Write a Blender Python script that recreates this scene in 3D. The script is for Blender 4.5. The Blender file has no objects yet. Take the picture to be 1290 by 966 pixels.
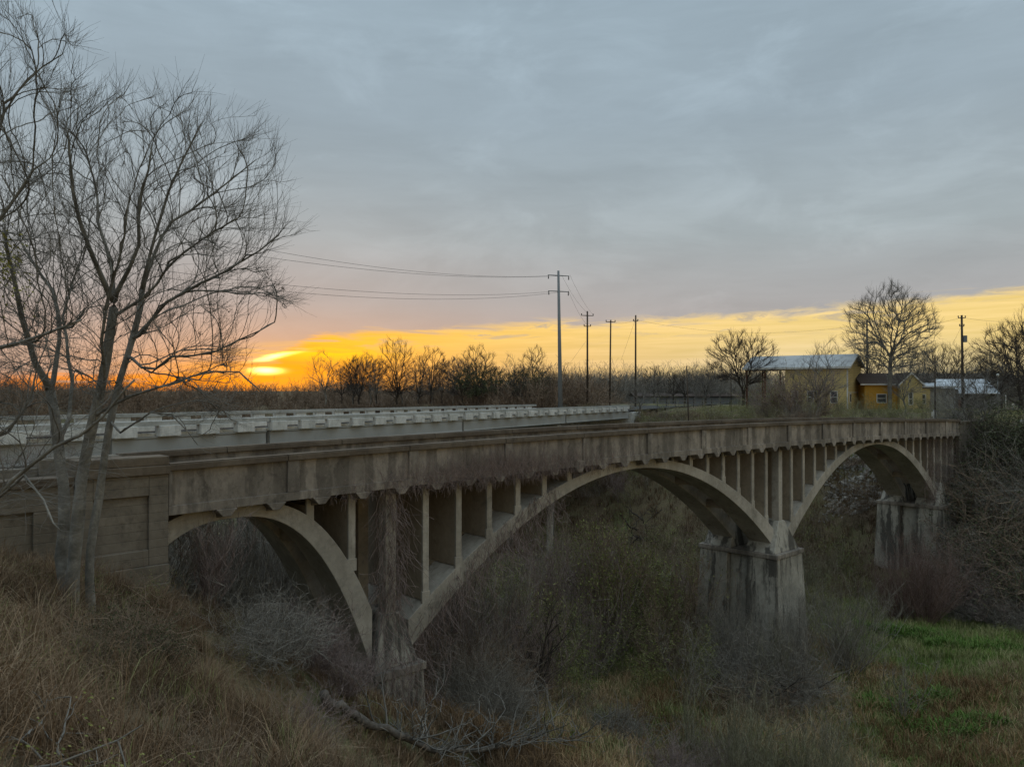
import bpy, math, random
import numpy as np
from mathutils import Vector, kdtree
R = math.radians
random.seed(7); RNG = np.random.default_rng(7)
scene = bpy.context.scene
COL = scene.collection

# ------------------------------------------------------------------ camera
F = 970.0            # focal length in pixels of a 1290 wide picture
cam_d = bpy.data.cameras.new("camera"); cam = bpy.data.objects.new("camera", cam_d); COL.objects.link(cam)
cam_d.sensor_width = 36.0; cam_d.lens = F / 1290 * 36.0
cam_d.clip_start = 0.1; cam_d.clip_end = 8000
cam.location = (0, 0, 0); cam.rotation_euler = (R(90.53), 0, 0)
scene.camera = cam
scene.view_settings.view_transform = 'Standard'; scene.view_settings.look = 'None'
scene.view_settings.gamma = 1; scene.view_settings.use_curve_mapping = False
scene.view_settings.exposure = 0.12

# ------------------------------------------------------------------ world
SUN_AZ = math.atan((335 - 645) / F)      # left of the view direction (+Y)
world = bpy.data.worlds.new("World"); scene.world = world; world.use_nodes = True
wt = world.node_tree; wt.nodes.clear()
class NG:
    def __init__(s, tree): s.t = tree
    def n(s, typ, **kw):
        nd = s.t.nodes.new(typ)
        for k, v in kw.items(): setattr(nd, k, v)
        return nd
    def put(s, sock, v):
        if isinstance(v, (int, float, tuple, list)):
            if sock.type == 'RGBA' and isinstance(v, (tuple, list)) and len(v) == 3: v = (*v, 1)
            sock.default_value = v
        else: s.t.links.new(v, sock)
    def m(s, op, a, b=0.0, c=0.0, clamp=False):
        nd = s.n('ShaderNodeMath', operation=op, use_clamp=clamp)
        s.put(nd.inputs[0], a); s.put(nd.inputs[1], b); s.put(nd.inputs[2], c)
        return nd.outputs[0]
    def step(s, x, a, b):            # smoothstep a..b
        nd = s.n('ShaderNodeMapRange', interpolation_type='SMOOTHSTEP')
        s.put(nd.inputs[0], x); s.put(nd.inputs[1], a); s.put(nd.inputs[2], b)
        return nd.outputs[0]
    def mix(s, f, a, b, mode='MIX'):
        nd = s.n('ShaderNodeMix', data_type='RGBA', blend_type=mode)
        s.put(nd.inputs[0], f); s.put(nd.inputs[6], a); s.put(nd.inputs[7], b)
        return nd.outputs[2]
    def noise(s, vec, scale, detail=4, rough=.55, dist=0.0):
        nd = s.n('ShaderNodeTexNoise')
        if vec is not None: s.put(nd.inputs['Vector'], vec)
        nd.inputs['Scale'].default_value = scale; nd.inputs['Detail'].default_value = detail
        nd.inputs['Roughness'].default_value = rough; nd.inputs['Distortion'].default_value = dist
        return nd.outputs['Fac']
    def xyz(s, x, y, z):
        nd = s.n('ShaderNodeCombineXYZ'); s.put(nd.inputs[0], x); s.put(nd.inputs[1], y); s.put(nd.inputs[2], z)
        return nd.outputs[0]
    def ramp(s, f, stops, interp='LINEAR'):
        nd = s.n('ShaderNodeValToRGB'); cr = nd.color_ramp; cr.interpolation = interp
        while len(cr.elements) < len(stops): cr.elements.new(.5)
        for e, (p, c) in zip(cr.elements, stops): e.position = p; e.color = (*c, 1)
        s.put(nd.inputs[0], f); return nd.outputs[0]

def lin(r, g, b):
    f = lambda c: ((c/255+.055)/1.055)**2.4 if c/255 > .04045 else c/255/12.92
    return (f(r), f(g), f(b))

g = NG(wt)
tc = g.n('ShaderNodeTexCoord'); sep = g.n('ShaderNodeSeparateXYZ'); wt.links.new(tc.outputs['Generated'], sep.inputs[0])
dx, dy, dz = sep.outputs
az = g.m('ARCTAN2', dx, dy); el = g.m('ARCSINE', dz)
sv = g.xyz(g.m('MULTIPLY', az, 2.2), g.m('MULTIPLY', el, 9.0), 0.3)
n1 = g.noise(sv, 1.6, 6, .55, .6)
n2 = g.noise(g.xyz(g.m('MULTIPLY', az, 5.0), g.m('MULTIPLY', el, 34.0), 4.0), 2.0, 7, .6, .8)
n3 = g.noise(g.xyz(g.m('MULTIPLY', az, 3.0), g.m('MULTIPLY', el, 60.0), 9.0), 2.6, 6, .6, .4)
# closed cloud deck
cloud = g.ramp(g.m('MULTIPLY', el, 1.25), [(0.0, lin(176, 164, 158)), (.12, lin(168, 166, 166)), (.24, lin(159, 169, 173)), (.42, lin(151, 166, 176)), (.62, lin(150, 168, 180)), (1.0, lin(150, 166, 178))])
mod = g.m('ADD', g.m('MULTIPLY', g.m('SUBTRACT', n1, .5), .34), g.m('MULTIPLY', g.m('SUBTRACT', n2, .5), .09))
n4 = g.noise(g.xyz(g.m('MULTIPLY', az, 3.2), g.m('MULTIPLY', el, 6.5), 21.0), 1.7, 7, .6, .5)
mod = g.m('ADD', mod, g.m('MULTIPLY', g.m('SUBTRACT', g.step(n4, .46, .70), .35), .13))
mod = g.m('ADD', mod, 1.0)
cloud = g.mix(1.0, cloud, g.xyz(mod, mod, mod), 'MULTIPLY')
daz = g.m('SUBTRACT', az, SUN_AZ)
def gauss(x, w):
    q = g.m('DIVIDE', x, w); return g.m('EXPONENT', g.m('MULTIPLY', g.m('MULTIPLY', q, q), -1.0))
pk = g.m('MULTIPLY', gauss(daz, .50), g.m('SUBTRACT', 1.0, g.step(el, .03, .30)))
cloud = g.mix(g.m('MULTIPLY', pk, .30), cloud, lin(190, 158, 140))
pk2 = g.m('MULTIPLY', gauss(daz, .36), g.m('SUBTRACT', 1.0, g.step(el, .03, .125)))
cloud = g.mix(g.m('MULTIPLY', pk2, .62), cloud, lin(214, 160, 116))
# clear band along the horizon
edge = g.m('ADD', g.m('MULTIPLY', az, .045), .084)
leftdrop = g.m('SUBTRACT', 1.0, g.step(az, -.34, -.235))
edge = g.m('SUBTRACT', edge, g.m('MULTIPLY', leftdrop, .042))
edge = g.m('ADD', edge, g.m('MULTIPLY', g.m('SUBTRACT', n1, .5), .022))
edge = g.m('ADD', edge, g.m('MULTIPLY', g.m('SUBTRACT', n2, .5), .045))
rel = g.m('SUBTRACT', edge, el)
openm = g.step(rel, -.004, .010)
band = g.ramp(g.m('ADD', g.m('MULTIPLY', az, .8), .5), [(0.0, lin(250, 160, 30)), (.20, lin(255, 160, 24)), (.34, lin(255, 190, 50)), (.46, lin(246, 198, 100)), (.60, lin(238, 202, 126)), (.80, lin(236, 206, 136)), (1.0, lin(236, 205, 130))])
low = g.ramp(g.m('ADD', g.m('MULTIPLY', az, .8), .5), [(0.0, lin(225, 130, 50)), (.20, lin(250, 140, 20)), (.36, lin(240, 165, 75)), (.5, lin(228, 185, 118)), (.75, lin(214, 195, 150)), (1.0, lin(206, 190, 145))])
band = g.mix(g.m('SUBTRACT', 1.0, g.step(el, .015, .085)), band, low)
bm = g.m('ADD', g.m('MULTIPLY', g.m('SUBTRACT', n3, .5), .45), 1.0)
band = g.mix(1.0, band, g.xyz(bm, bm, g.m('MULTIPLY', bm, bm)), 'MULTIPLY')
wisp = g.m('MULTIPLY', g.step(n2, .54, .64), g.m('SUBTRACT', 1.0, g.step(rel, .010, .045)))
band = g.mix(g.m('MULTIPLY', wisp, .75), band, lin(172, 162, 150))
sky = g.mix(openm, cloud, band)
# sun behind thin cloud, with the torn bright gap above it
el_s = g.m('SUBTRACT', el, .0245)
nw = g.m('MULTIPLY', g.m('SUBTRACT', n3, .5), .012)
glow = g.m('MULTIPLY', gauss(daz, .14), gauss(g.m('SUBTRACT', el, .024), .020))
brk = g.step(n3, .36, .56)
sky = g.mix(g.m('MULTIPLY', g.m('MULTIPLY', glow, .92), g.m('ADD', .45, g.m('MULTIPLY', brk, .55))), sky, (1.0, .36, .004))
yel = g.m('MULTIPLY', gauss(g.m('SUBTRACT', daz, .075), .075), gauss(g.m('SUBTRACT', el, g.m('ADD', .048, nw)), .010))
sky = g.mix(g.m('MULTIPLY', yel, g.m('ADD', .35, g.m('MULTIPLY', brk, .6))), sky, (1.15, .62, .005))
core = g.m('MULTIPLY', gauss(daz, .015), gauss(g.m('ADD', el_s, g.m('MULTIPLY', nw, .4)), .0034))
sky = g.mix(1.0, sky, g.mix(core, (0, 0, 0), (5.0, 3.2, .75)), 'ADD')
ls = g.m('ABSOLUTE', g.m('SUBTRACT', g.m('SUBTRACT', el, g.m('ADD', g.m('MULTIPLY', g.m('SUBTRACT', daz, .018), .20), .0440)), nw))
strk = g.m('MULTIPLY', gauss(g.m('SUBTRACT', daz, .012), .021), gauss(ls, .0024))
sky = g.mix(1.0, sky, g.mix(strk, (0, 0, 0), (3.2, 2.3, .5)), 'ADD')
sky = g.mix(g.step(el, -.03, -.002), (.07, .065, .05), sky)
# cloud deck brightened out of view, behind and overhead, to light the valley
back = g.step(dy, .3, -.8)
sky = g.mix(1.0, sky, g.mix(back, (1, 1, 1), (1.22, 1.18, 1.10)), 'MULTIPLY')
zen = g.step(el, .48, 1.15)
zk = g.m('ADD', 1.0, g.m('MULTIPLY', zen, 1.55)); sky = g.mix(1.0, sky, g.xyz(zk, zk, zk), 'MULTIPLY')
bgA = g.n('ShaderNodeBackground'); g.put(bgA.inputs[0], sky); bgA.inputs[1].default_value = 1.0
nis = g.n('ShaderNodeTexSky'); nis.sky_type = 'NISHITA'; nis.sun_disc = False
nis.sun_elevation = R(1.6); nis.sun_rotation = SUN_AZ
bgB = g.n('ShaderNodeBackground'); g.put(bgB.inputs[0], g.mix(1.0, nis.outputs[0], g.mix(openm, (.10, .10, .10), (.12, .12, .12)), 'MULTIPLY')); bgB.inputs[1].default_value = .05
addn = g.n('ShaderNodeAddShader'); wt.links.new(bgA.outputs[0], addn.inputs[0]); wt.links.new(bgB.outputs[0], addn.inputs[1])
wo = g.n('ShaderNodeOutputWorld'); wt.links.new(addn.outputs[0], wo.inputs[0])

# low sun, mostly filtered by the cloud bank
sd = bpy.data.lights.new("sun", 'SUN'); sd.energy = .5; sd.angle = R(10); sd.color = (1, .62, .28)
so = bpy.data.objects.new("sun", sd); COL.objects.link(so)
sdir = Vector((math.sin(SUN_AZ)*math.cos(R(1.6)), math.cos(SUN_AZ)*math.cos(R(1.6)), math.sin(R(1.6))))
so.rotation_euler = sdir.to_track_quat('Z', 'Y').to_euler(); so.location = (0, 0, 30)

# ------------------------------------------------------------------ helpers
def tag(o, label=None, cat=None, group=None, kind=None):
    if label: o['label'] = label
    if cat: o['category'] = cat
    if group: o['group'] = group
    if kind: o['kind'] = kind
    return o
def empty(name, loc=(0, 0, 0), rz=0, **kw):
    o = bpy.data.objects.new(name, None); COL.objects.link(o); o.location = loc; o.rotation_euler = (0, 0, rz)
    o.empty_display_size = .3
    return tag(o, **kw)
def link_mesh(name, me, mats, parent=None, loc=None, rz=None):
    o = bpy.data.objects.new(name, me); COL.objects.link(o)
    if mats is not None:
        for m in (mats if isinstance(mats, (list, tuple)) else [mats]):
            if m.name not in [x.name for x in me.materials if x]: me.materials.append(m)
    if parent: o.parent = parent
    if loc is not None: o.location = loc
    if rz is not None: o.rotation_euler = (0, 0, rz)
    return o
class MB:
    def __init__(s): s.v = []; s.f = []
    def add(s, vs, fs):
        b = len(s.v); s.v += [tuple(v) for v in vs]; s.f += [tuple(i+b for i in f) for f in fs]
    def box(s, x0, x1, y0, y1, z0, z1):
        s.hexa([(x0, y0, z0), (x1, y0, z0), (x1, y1, z0), (x0, y1, z0)], [(x0, y0, z1), (x1, y0, z1), (x1, y1, z1), (x0, y1, z1)])
    def hexa(s, lo, hi):
        s.add(list(lo)+list(hi), [(3, 2, 1, 0), (4, 5, 6, 7), (0, 1, 5, 4), (1, 2, 6, 5), (2, 3, 7, 6), (3, 0, 4, 7)])
    def sweep(s, ts, sec):                    # sec(t) -> ring of (x,y,z)
        b = len(s.v); rings = [sec(t) for t in ts]; n = len(rings[0])
        for r in rings: s.v += [tuple(p) for p in r]
        for i in range(len(ts)-1):
            for j in range(n):
                k = (j+1) % n
                s.f.append((b+i*n+j, b+i*n+k, b+(i+1)*n+k, b+(i+1)*n+j))
        s.f.append(tuple(b+j for j in range(n-1, -1, -1)))
        s.f.append(tuple(b+(len(ts)-1)*n+j for j in range(n)))
    def tube(s, pts, r, sides=8):
        pts = [Vector(p) for p in pts]; rr = r if isinstance(r, (list, tuple)) else [r]*len(pts)
        b = len(s.v); n = sides
        for i, p in enumerate(pts):
            d = (pts[min(i+1, len(pts)-1)]-pts[max(i-1, 0)]).normalized()
            a = d.cross(Vector((0, 0, 1)));
            if a.length < .05: a = d.cross(Vector((1, 0, 0)))
            a.normalize(); c = d.cross(a)
            for k in range(n):
                th = 2*math.pi*k/n; s.v.append(tuple(p+(a*math.cos(th)+c*math.sin(th))*rr[i]))
        for i in range(len(pts)-1):
            for k in range(n):
                q = (k+1) % n; s.f.append((b+i*n+k, b+i*n+q, b+(i+1)*n+q, b+(i+1)*n+k))
        s.f.append(tuple(b+k for k in range(n-1, -1, -1))); s.f.append(tuple(b+(len(pts)-1)*n+k for k in range(n)))
    def build(s, name, mat, parent=None, loc=None, rz=None, bevel=0):
        me = bpy.data.meshes.new(name); me.from_pydata(s.v, [], s.f)
        import bmesh
        bm = bmesh.new(); bm.from_mesh(me); bmesh.ops.recalc_face_normals(bm, faces=bm.faces); bm.to_mesh(me); bm.free()
        o = link_mesh(name, me, mat, parent, loc, rz)
        if bevel:
            md = o.modifiers.new("bevel", 'BEVEL'); md.width = bevel; md.segments = 2; md.limit_method = 'ANGLE'; md.angle_limit = R(40)
        return o

def np_mesh(name, V, loops, starts, totals, mat_idx=None, tint=None):
    me = bpy.data.meshes.new(name)
    me.vertices.add(len(V)); me.vertices.foreach_set('co', np.ascontiguousarray(V, dtype=np.float32).ravel())
    me.loops.add(len(loops)); me.loops.foreach_set('vertex_index', np.ascontiguousarray(loops, dtype=np.int32))
    me.polygons.add(len(starts)); me.polygons.foreach_set('loop_start', np.ascontiguousarray(starts, dtype=np.int32))
    try: me.polygons.foreach_set('loop_total', np.ascontiguousarray(totals, dtype=np.int32))
    except Exception: pass
    if mat_idx is not None: me.polygons.foreach_set('material_index', np.ascontiguousarray(mat_idx, dtype=np.int32))
    if tint is not None:
        a = me.attributes.new('tint', 'FLOAT', 'POINT'); a.data.foreach_set('value', np.ascontiguousarray(tint, dtype=np.float32))
    me.update(calc_edges=True); me.validate()
    return me
def seg_arrays(S, sides=3):
    """S: N x 9 (p0, p1, r0, r1, tint) -> vertices and quads of thin tapered tubes"""
    p0, p1, r0, r1 = S[:, 0:3], S[:, 3:6], S[:, 6], S[:, 7]
    d = p1-p0; d /= (np.linalg.norm(d, axis=1, keepdims=True)+1e-9)
    ref = np.where(np.abs(d[:, 2:3]) > .9, np.array([[1., 0, 0]]), np.array([[0, 0, 1.]]))
    a = np.cross(d, ref); a /= (np.linalg.norm(a, axis=1, keepdims=True)+1e-9); c = np.cross(d, a)
    N = len(S)
    if sides == 1:                                  # flat twig ribbons turned at random
        th = (np.arange(N)*2.399)[:, None]; o = a*np.cos(th)+c*np.sin(th)
        V = np.stack([p0-o*r0[:, None], p0+o*r0[:, None], p1+o*r1[:, None], p1-o*r1[:, None]], 1)
        return V.reshape(-1, 3), np.arange(4*N).reshape(-1, 4), np.repeat(S[:, 8], 4)
    V = np.zeros((N, 2*sides, 3))
    for k in range(sides):
        th = 2*math.pi*k/sides+.3; off = a*math.cos(th)+c*math.sin(th)
        V[:, k] = p0+off*r0[:, None]; V[:, sides+k] = p1+off*r1[:, None]
    Q = []
    for k in range(sides):
        q = (k+1) % sides; Q.append([k, q, sides+q, sides+k])
    Q = np.array(Q)[None]+(np.arange(N)*2*sides)[:, None, None]
    return V.reshape(-1, 3), Q.reshape(-1, 4), np.repeat(S[:, 8], 2*sides)
def veg_mesh(name, S=None, sides=3, leaves=None, thick=None):
    """twigs S, optional thick limbs with six sides, leaf quads -> mesh; material 0 wood, 1 leaf"""
    Vs, Qs, Ts, Ms = [], [], [], []; b = 0
    for seg, sd_ in ((S, sides), (thick, 6)):
        if seg is not None and len(seg):
            V, Q, T = seg_arrays(seg, sd_); Vs.append(V); Qs.append(Q+b); Ts.append(T); Ms.append(np.zeros(len(Q), int)); b += len(V)
    if leaves is not None and len(leaves):      # N x 8: pos, size, nx,ny,nz, tint
        P = leaves[:, :3]; s_ = leaves[:, 3:4]; n = leaves[:, 4:7]; n = n/(np.linalg.norm(n, axis=1, keepdims=True)+1e-9)
        a = np.cross(n, np.array([[.3, .5, .8]])); a /= (np.linalg.norm(a, axis=1, keepdims=True)+1e-9); c = np.cross(n, a)
        V = np.stack([P-a*s_, P-c*s_*.45, P+a*s_, P+c*s_*.45], 1).reshape(-1, 3)
        Q = np.arange(len(V)).reshape(-1, 4)+b; Vs.append(V); Qs.append(Q); Ts.append(np.repeat(leaves[:, 7], 4)); Ms.append(np.ones(len(Q), int))
    V = np.concatenate(Vs); Q = np.concatenate(Qs); T = np.concatenate(Ts); Mi = np.concatenate(Ms)
    return np_mesh(name, V, Q.ravel(), np.arange(len(Q))*4, np.full(len(Q), 4), Mi, T)

# ------------------------------------------------------------------ materials
def mat(name, rough=.9):
    m = bpy.data.materials.new(name); m.use_nodes = True; t = m.node_tree; t.nodes.clear()
    b = t.nodes.new('ShaderNodeBsdfPrincipled'); o = t.nodes.new('ShaderNodeOutputMaterial'); t.links.new(b.outputs[0], o.inputs[0])
    b.inputs['Roughness'].default_value = rough
    try: b.inputs['Specular IOR Level'].default_value = .25
    except Exception: pass
    return m, NG(t), b
def bump(h, b, height, strength=.4, dist=.02):
    nd = h.n('ShaderNodeBump'); nd.inputs['Strength'].default_value = strength; nd.inputs['Distance'].default_value = dist
    h.put(nd.inputs['Height'], height); h.t.links.new(nd.outputs[0], b.inputs['Normal'])
def simple(name, c, rough=.85, var=.25, scale=3, metal=0, stain=None):
    m, h, b = mat(name, rough)
    tcn = h.n('ShaderNodeTexCoord').outputs['Object']
    n = h.noise(tcn, scale, 6, .6)
    lo = tuple(x*(1-var) for x in c); hi = tuple(min(1, x*(1+var)) for x in c)
    colr = h.ramp(n, [(.3, lo), (.7, hi)])
    if stain:
        colr = h.mix(h.step(h.noise(tcn, scale*.35, 5, .65), .5, .7), colr, stain)
    h.put(b.inputs['Base Color'], colr); b.inputs['Metallic'].default_value = metal
    bump(h, b, h.noise(tcn, scale*9, 4, .6), .25, .01)
    return m
def concrete(name, base, dark, light, streak=1.0, boards=False, blotch=.5, bands=0.0):
    m, h, b = mat(name, .93)
    tcn = h.n('ShaderNodeTexCoord').outputs['Object']
    sp = h.n('ShaderNodeSeparateXYZ'); h.t.links.new(tcn, sp.inputs[0]); X, Y, Z = sp.outputs
    big = h.noise(tcn, .45, 6, .6); fine = h.noise(tcn, 5, 8, .7)
    wv_ = h.m('MULTIPLY', h.m('SUBTRACT', h.noise(tcn, 1.6, 5, .6), .5), 5.0)
    stv = h.xyz(h.m('ADD', h.m('MULTIPLY', X, 5.5), wv_), h.m('ADD', h.m('MULTIPLY', Y, 5.5), wv_), h.m('MULTIPLY', Z, .9))
    st = h.noise(stv, .55, 7, .7, .35)
    st2 = h.noise(h.xyz(h.m('MULTIPLY', X, 9), h.m('MULTIPLY', Y, 9), h.m('MULTIPLY', Z, .9)), 1.0, 6, .7, .4)
    c = h.mix(h.step(big, .36, .66), base, light)
    c = h.mix(h.m('MULTIPLY', h.step(st, .46, .74), .62*streak), c, dark)
    c = h.mix(h.m('MULTIPLY', h.step(st2, .54, .74), .35*streak), c, tuple(min(1, x*1.35) for x in light))
    c = h.mix(h.m('MULTIPLY', h.step(h.noise(tcn, 1.1, 9, .75, .6), .50, .70), blotch), c, dark)
    if bands:
        bn = h.noise(h.xyz(h.m('ADD', h.m('MULTIPLY', X, 1.5), h.m('MULTIPLY', wv_, .12)), h.m('ADD', h.m('MULTIPLY', Y, 1.5), h.m('MULTIPLY', wv_, .12)), h.m('MULTIPLY', Z, .10)), 1.0, 4, .6)
        c = h.mix(h.m('MULTIPLY', h.step(bn, .47, .58), bands), c, dark)
    fm = h.m('ADD', h.m('MULTIPLY', fine, .7), .65)
    c = h.mix(1.0, c, h.xyz(fm, fm, fm), 'MULTIPLY')
    hgt = h.m('ADD', fine, h.m('MULTIPLY', st, .4))
    if boards:
        fr = h.m('FRACT', h.m('MULTIPLY', Z, 4.2)); ln = h.m('MULTIPLY', h.step(fr, .0, .05), h.m('SUBTRACT', 1.0, h.step(fr, .95, 1.0)))
        c = h.mix(h.m('MULTIPLY', h.m('SUBTRACT', 1.0, ln), .35), c, dark)
        bd = h.noise(h.xyz(h.m('MULTIPLY', X, .3), h.m('MULTIPLY', Y, .3), h.m('FLOOR', h.m('MULTIPLY', Z, 4.2))), 2.1, 2, .5)
        bq = h.m('ADD', h.m('MULTIPLY', bd, .5), .75); c = h.mix(1.0, c, h.xyz(bq, bq, bq), 'MULTIPLY')
        hgt = h.m('ADD', hgt, h.m('MULTIPLY', ln, .8))
    h.put(b.inputs['Base Color'], c); bump(h, b, hgt, .5, .02)
    return m
M_conc = concrete('old_concrete', (.205, .178, .150), (.038, .033, .028), (.34, .295, .25), .9, False, .5, .45)
M_board = concrete('board_marked_concrete', (.14, .118, .093), (.045, .038, .031), (.20, .172, .138), .6, True)
M_rib = concrete('arch_concrete', (.29, .262, .22), (.08, .069, .055), (.42, .38, .325), .5)
M_spand = concrete('spandrel_concrete', (.26, .21, .155), (.11, .088, .064), (.32, .265, .195), .5)
M_pier = concrete('pier_concrete', (.27, .25, .21), (.055, .05, .043), (.40, .37, .315), .6, False, .35, .85)
M_cap = concrete('weathered_cap', (.098, .076, .056), (.034, .027, .022), (.155, .124, .093), .8)
M_newc = concrete('pale_concrete', (.48, .485, .465), (.16, .16, .15), (.64, .64, .62), .8)
M_beam = concrete('shaded_rail_concrete', (.31, .315, .295), (.13, .13, .12), (.40, .40, .38), .5)  # darker than the rail posts: shade of the set-back beam put into colour
M_girder = simple('girder_concrete', (.34, .345, .335), .8, .1, .6, stain=(.27, .27, .255))
M_asph = simple('asphalt', (.055, .053, .05), .95, .3, 6)
def veg(name, stops, rough=.9, trans=False):
    m, h, b = mat(name, rough)
    at = h.n('ShaderNodeAttribute', attribute_name='tint').outputs['Fac']
    h.put(b.inputs['Base Color'], h.ramp(at, stops))
    return m
M_bark = veg('grey_bark', [(0, (.075, .068, .058)), (.5, (.15, .138, .12)), (1, (.22, .205, .18))])
def barkmat():
    m, h, b = mat('smooth_pale_bark', .9)
    tcn = h.n('ShaderNodeTexCoord').outputs['Object']
    n = h.noise(tcn, 2.2, 8, .7, .4); n2_ = h.noise(tcn, 18, 5, .65)
    c = h.ramp(n, [(.32, (.085, .078, .066)), (.5, (.17, .16, .14)), (.68, (.29, .275, .245))])
    q = h.m('ADD', h.m('MULTIPLY', n2_, .8), .6); c = h.mix(1.0, c, h.xyz(q, q, q), 'MULTIPLY')
    h.put(b.inputs['Base Color'], c); bump(h, b, n2_, .6, .02); return m
M_pbark = barkmat()
M_dbark = veg('dark_bark', [(0, (.03, .024, .02)), (1, (.075, .06, .048))])
M_twg = veg('grey_twigs', [(0, (.10, .088, .072)), (.5, (.205, .182, .15)), (1, (.33, .30, .255))])
M_twb = veg('brown_twigs', [(0, (.10, .07, .048)), (.6, (.21, .15, .105)), (1, (.32, .24, .175))])
M_twp = veg('purple_twigs', [(0, (.12, .088, .078)), (.6, (.235, .175, .155)), (1, (.34, .27, .25))])
M_twr = veg('russet_twigs', [(0, (.10, .06, .05)), (.6, (.19, .125, .105)), (1, (.27, .19, .165))])
M_two = veg('olive_twigs', [(0, (.10, .09, .055)), (.5, (.19, .175, .11)), (1, (.30, .28, .19))])
M_leafg = veg('young_green_leaf', [(0, (.10, .12, .035)), (.5, (.18, .20, .06)), (1, (.30, .30, .11))])
M_leafd = veg('dark_evergreen_leaf', [(0, (.035, .045, .022)), (.5, (.07, .082, .04)), (1, (.13, .14, .07))])
M_leafy = veg('yellow_leaf', [(0, (.11, .10, .02)), (.5, (.2, .19, .04)), (1, (.30, .27, .06))])
M_dead = veg('dead_leaf', [(0, (.06, .04, .025)), (1, (.12, .085, .05))])
M_dry = veg('dry_grass', [(0, (.05, .033, .018)), (.35, (.125, .080, .045)), (.7, (.225, .146, .086)), (1, (.38, .29, .19))])
M_tan = veg('tan_grass', [(0, (.11, .065, .03)), (.5, (.27, .165, .08)), (1, (.46, .34, .20))])
M_grn = veg('green_grass', [(0, (.075, .13, .03)), (.4, (.14, .235, .045)), (.8, (.22, .29, .07)), (1, (.36, .34, .17))])
M_mix = veg('olive_grass', [(0, (.12, .13, .05)), (.5, (.25, .25, .10)), (1, (.38, .35, .19))])

# ------------------------------------------------------------------ bridge frames and ground
P0 = (-9.48, 21.30); DT = (.7277, .6858); BANG = math.atan2(DT[1], DT[0])
def tw(x, y): a = x-P0[0]; b = y-P0[1]; return a*DT[0]+b*DT[1], -a*DT[1]+b*DT[0]
def xy(t, w): return P0[0]+t*DT[0]-w*DT[1], P0[1]+t*DT[1]+w*DT[0]
N0 = (-12.85, 41.0); DN = (.4556, .8902); NANG = math.atan2(DN[1], DN[0])
_pt = np.array([-400, -14, -8, -6.5, -5.3, -3.6, -1, 1.5, 4.7, 8.5, 13, 20, 27, 56, 59, 63, 67, 70.5, 75, 90, 130, 3000.])
_pz = np.array([-2.0, -2.1, -1.85, -2.5, -3.3, -4.1, -5.2, -6.6, -9.0, -11.6, -13.6, -15.2, -16.4, -16.9, -16.0, -14.0, -10.0, -6.2, -3.5, -2.5, -2.6, -3.0])
def smooth(a, b, x):
    q = np.clip((x-a)/(b-a), 0, 1); return q*q*(3-2*q)
_rs = np.random.default_rng(3); _W = [(_rs.uniform(-1, 1, 2)*k, _rs.uniform(0, 6.28), a) for k, a in ((.25, .35), (.45, .22), (.8, .14), (1.3, .09), (2.3, .05), (4.1, .03)) for _ in range(3)]
def ground(x, y):
    x = np.asarray(x, float); y = np.asarray(y, float)
    a = x-P0[0]; b = y-P0[1]; t = a*DT[0]+b*DT[1]; w = -a*DT[1]+b*DT[0]
    te = t+5*smooth(7, 17, w)*smooth(50, 60, t)+3.0*smooth(-4.3, -.3, t)*(1-smooth(7, 12, t))*(1-smooth(-6.5, -2.5, w))
    z = np.interp(te, _pt, _pz)
    bumps = sum(am*np.sin(k[0]*x+k[1]*y+ph) for k, ph, am in _W)
    z = z+bumps*np.clip(.15+.6*smooth(-6, 10, t), 0, .8)*(1-.7*smooth(68, 78, t))
    road = np.clip(z, -99, -3.35)                                 # level of the approach behind the wing wall
    z = np.where((w > .3) & (t < 3), np.minimum(z, road), z)
    z = z+(-3.0-z)*smooth(70, 120, w)*(t < 90)
    return z
def gz(x, y): return float(ground(x, y))
def hit(x, y, dz=0.0, y0=4.0):
    for Y in np.arange(y0, 130, .15):
        if (492-y)/F*Y <= gz((x-645)/F*Y, Y)+dz: return float(Y)
    return 60.0
def px(x, y, Y): return ((x-645)/F*Y, Y, (492-y)/F*Y)

def axis(lo, hi, st, far, grow=1.25):
    a = list(np.arange(lo, hi+st*.5, st)); s_ = st
    while a[-1] < far: s_ *= grow; a.append(a[-1]+s_)
    s_ = st
    while a[0] > -far: s_ *= grow; a.insert(0, a[0]-s_)
    return np.array(a)
gxs = axis(-45, 75, .6, 3500); gys = axis(-8, 120, .6, 3500)
GX, GY = np.meshgrid(gxs, gys); GZ = ground(GX, GY)
V = np.stack([GX, GY, GZ], -1).reshape(-1, 3); nx, ny = len(gxs), len(gys)
I = (np.arange(ny-1)[:, None]*nx+np.arange(nx-1)[None]).ravel()
Q = np.stack([I, I+1, I+1+nx, I+nx], 1)
me = np_mesh('ground', V, Q.ravel(), np.arange(len(Q))*4, np.full(len(Q), 4))
me.polygons.foreach_set('use_smooth', np.ones(len(Q), bool))
mg, h, b = mat('river_bank_soil', 1.0)
tcn = h.n('ShaderNodeTexCoord').outputs['Object']
nA = h.noise(tcn, .16, 6, .6, .4); nB = h.noise(tcn, 1.2, 8, .7); nC = h.noise(tcn, 9, 6, .7)
c = h.ramp(nA, [(.36, (.12, .09, .055)), (.5, (.15, .12, .07)), (.62, (.11, .12, .05))])
c = h.mix(h.step(nB, .5, .66), c, (.095, .075, .045))
q = h.m('ADD', h.m('MULTIPLY', nC, 1.0), .5); c = h.mix(1.0, c, h.xyz(q, q, q), 'MULTIPLY')
h.put(b.inputs['Base Color'], c); bump(h, b, h.m('ADD', nC, nB), .8, .08)
tag(link_mesh('ground', me, mg), kind='structure')

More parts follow.
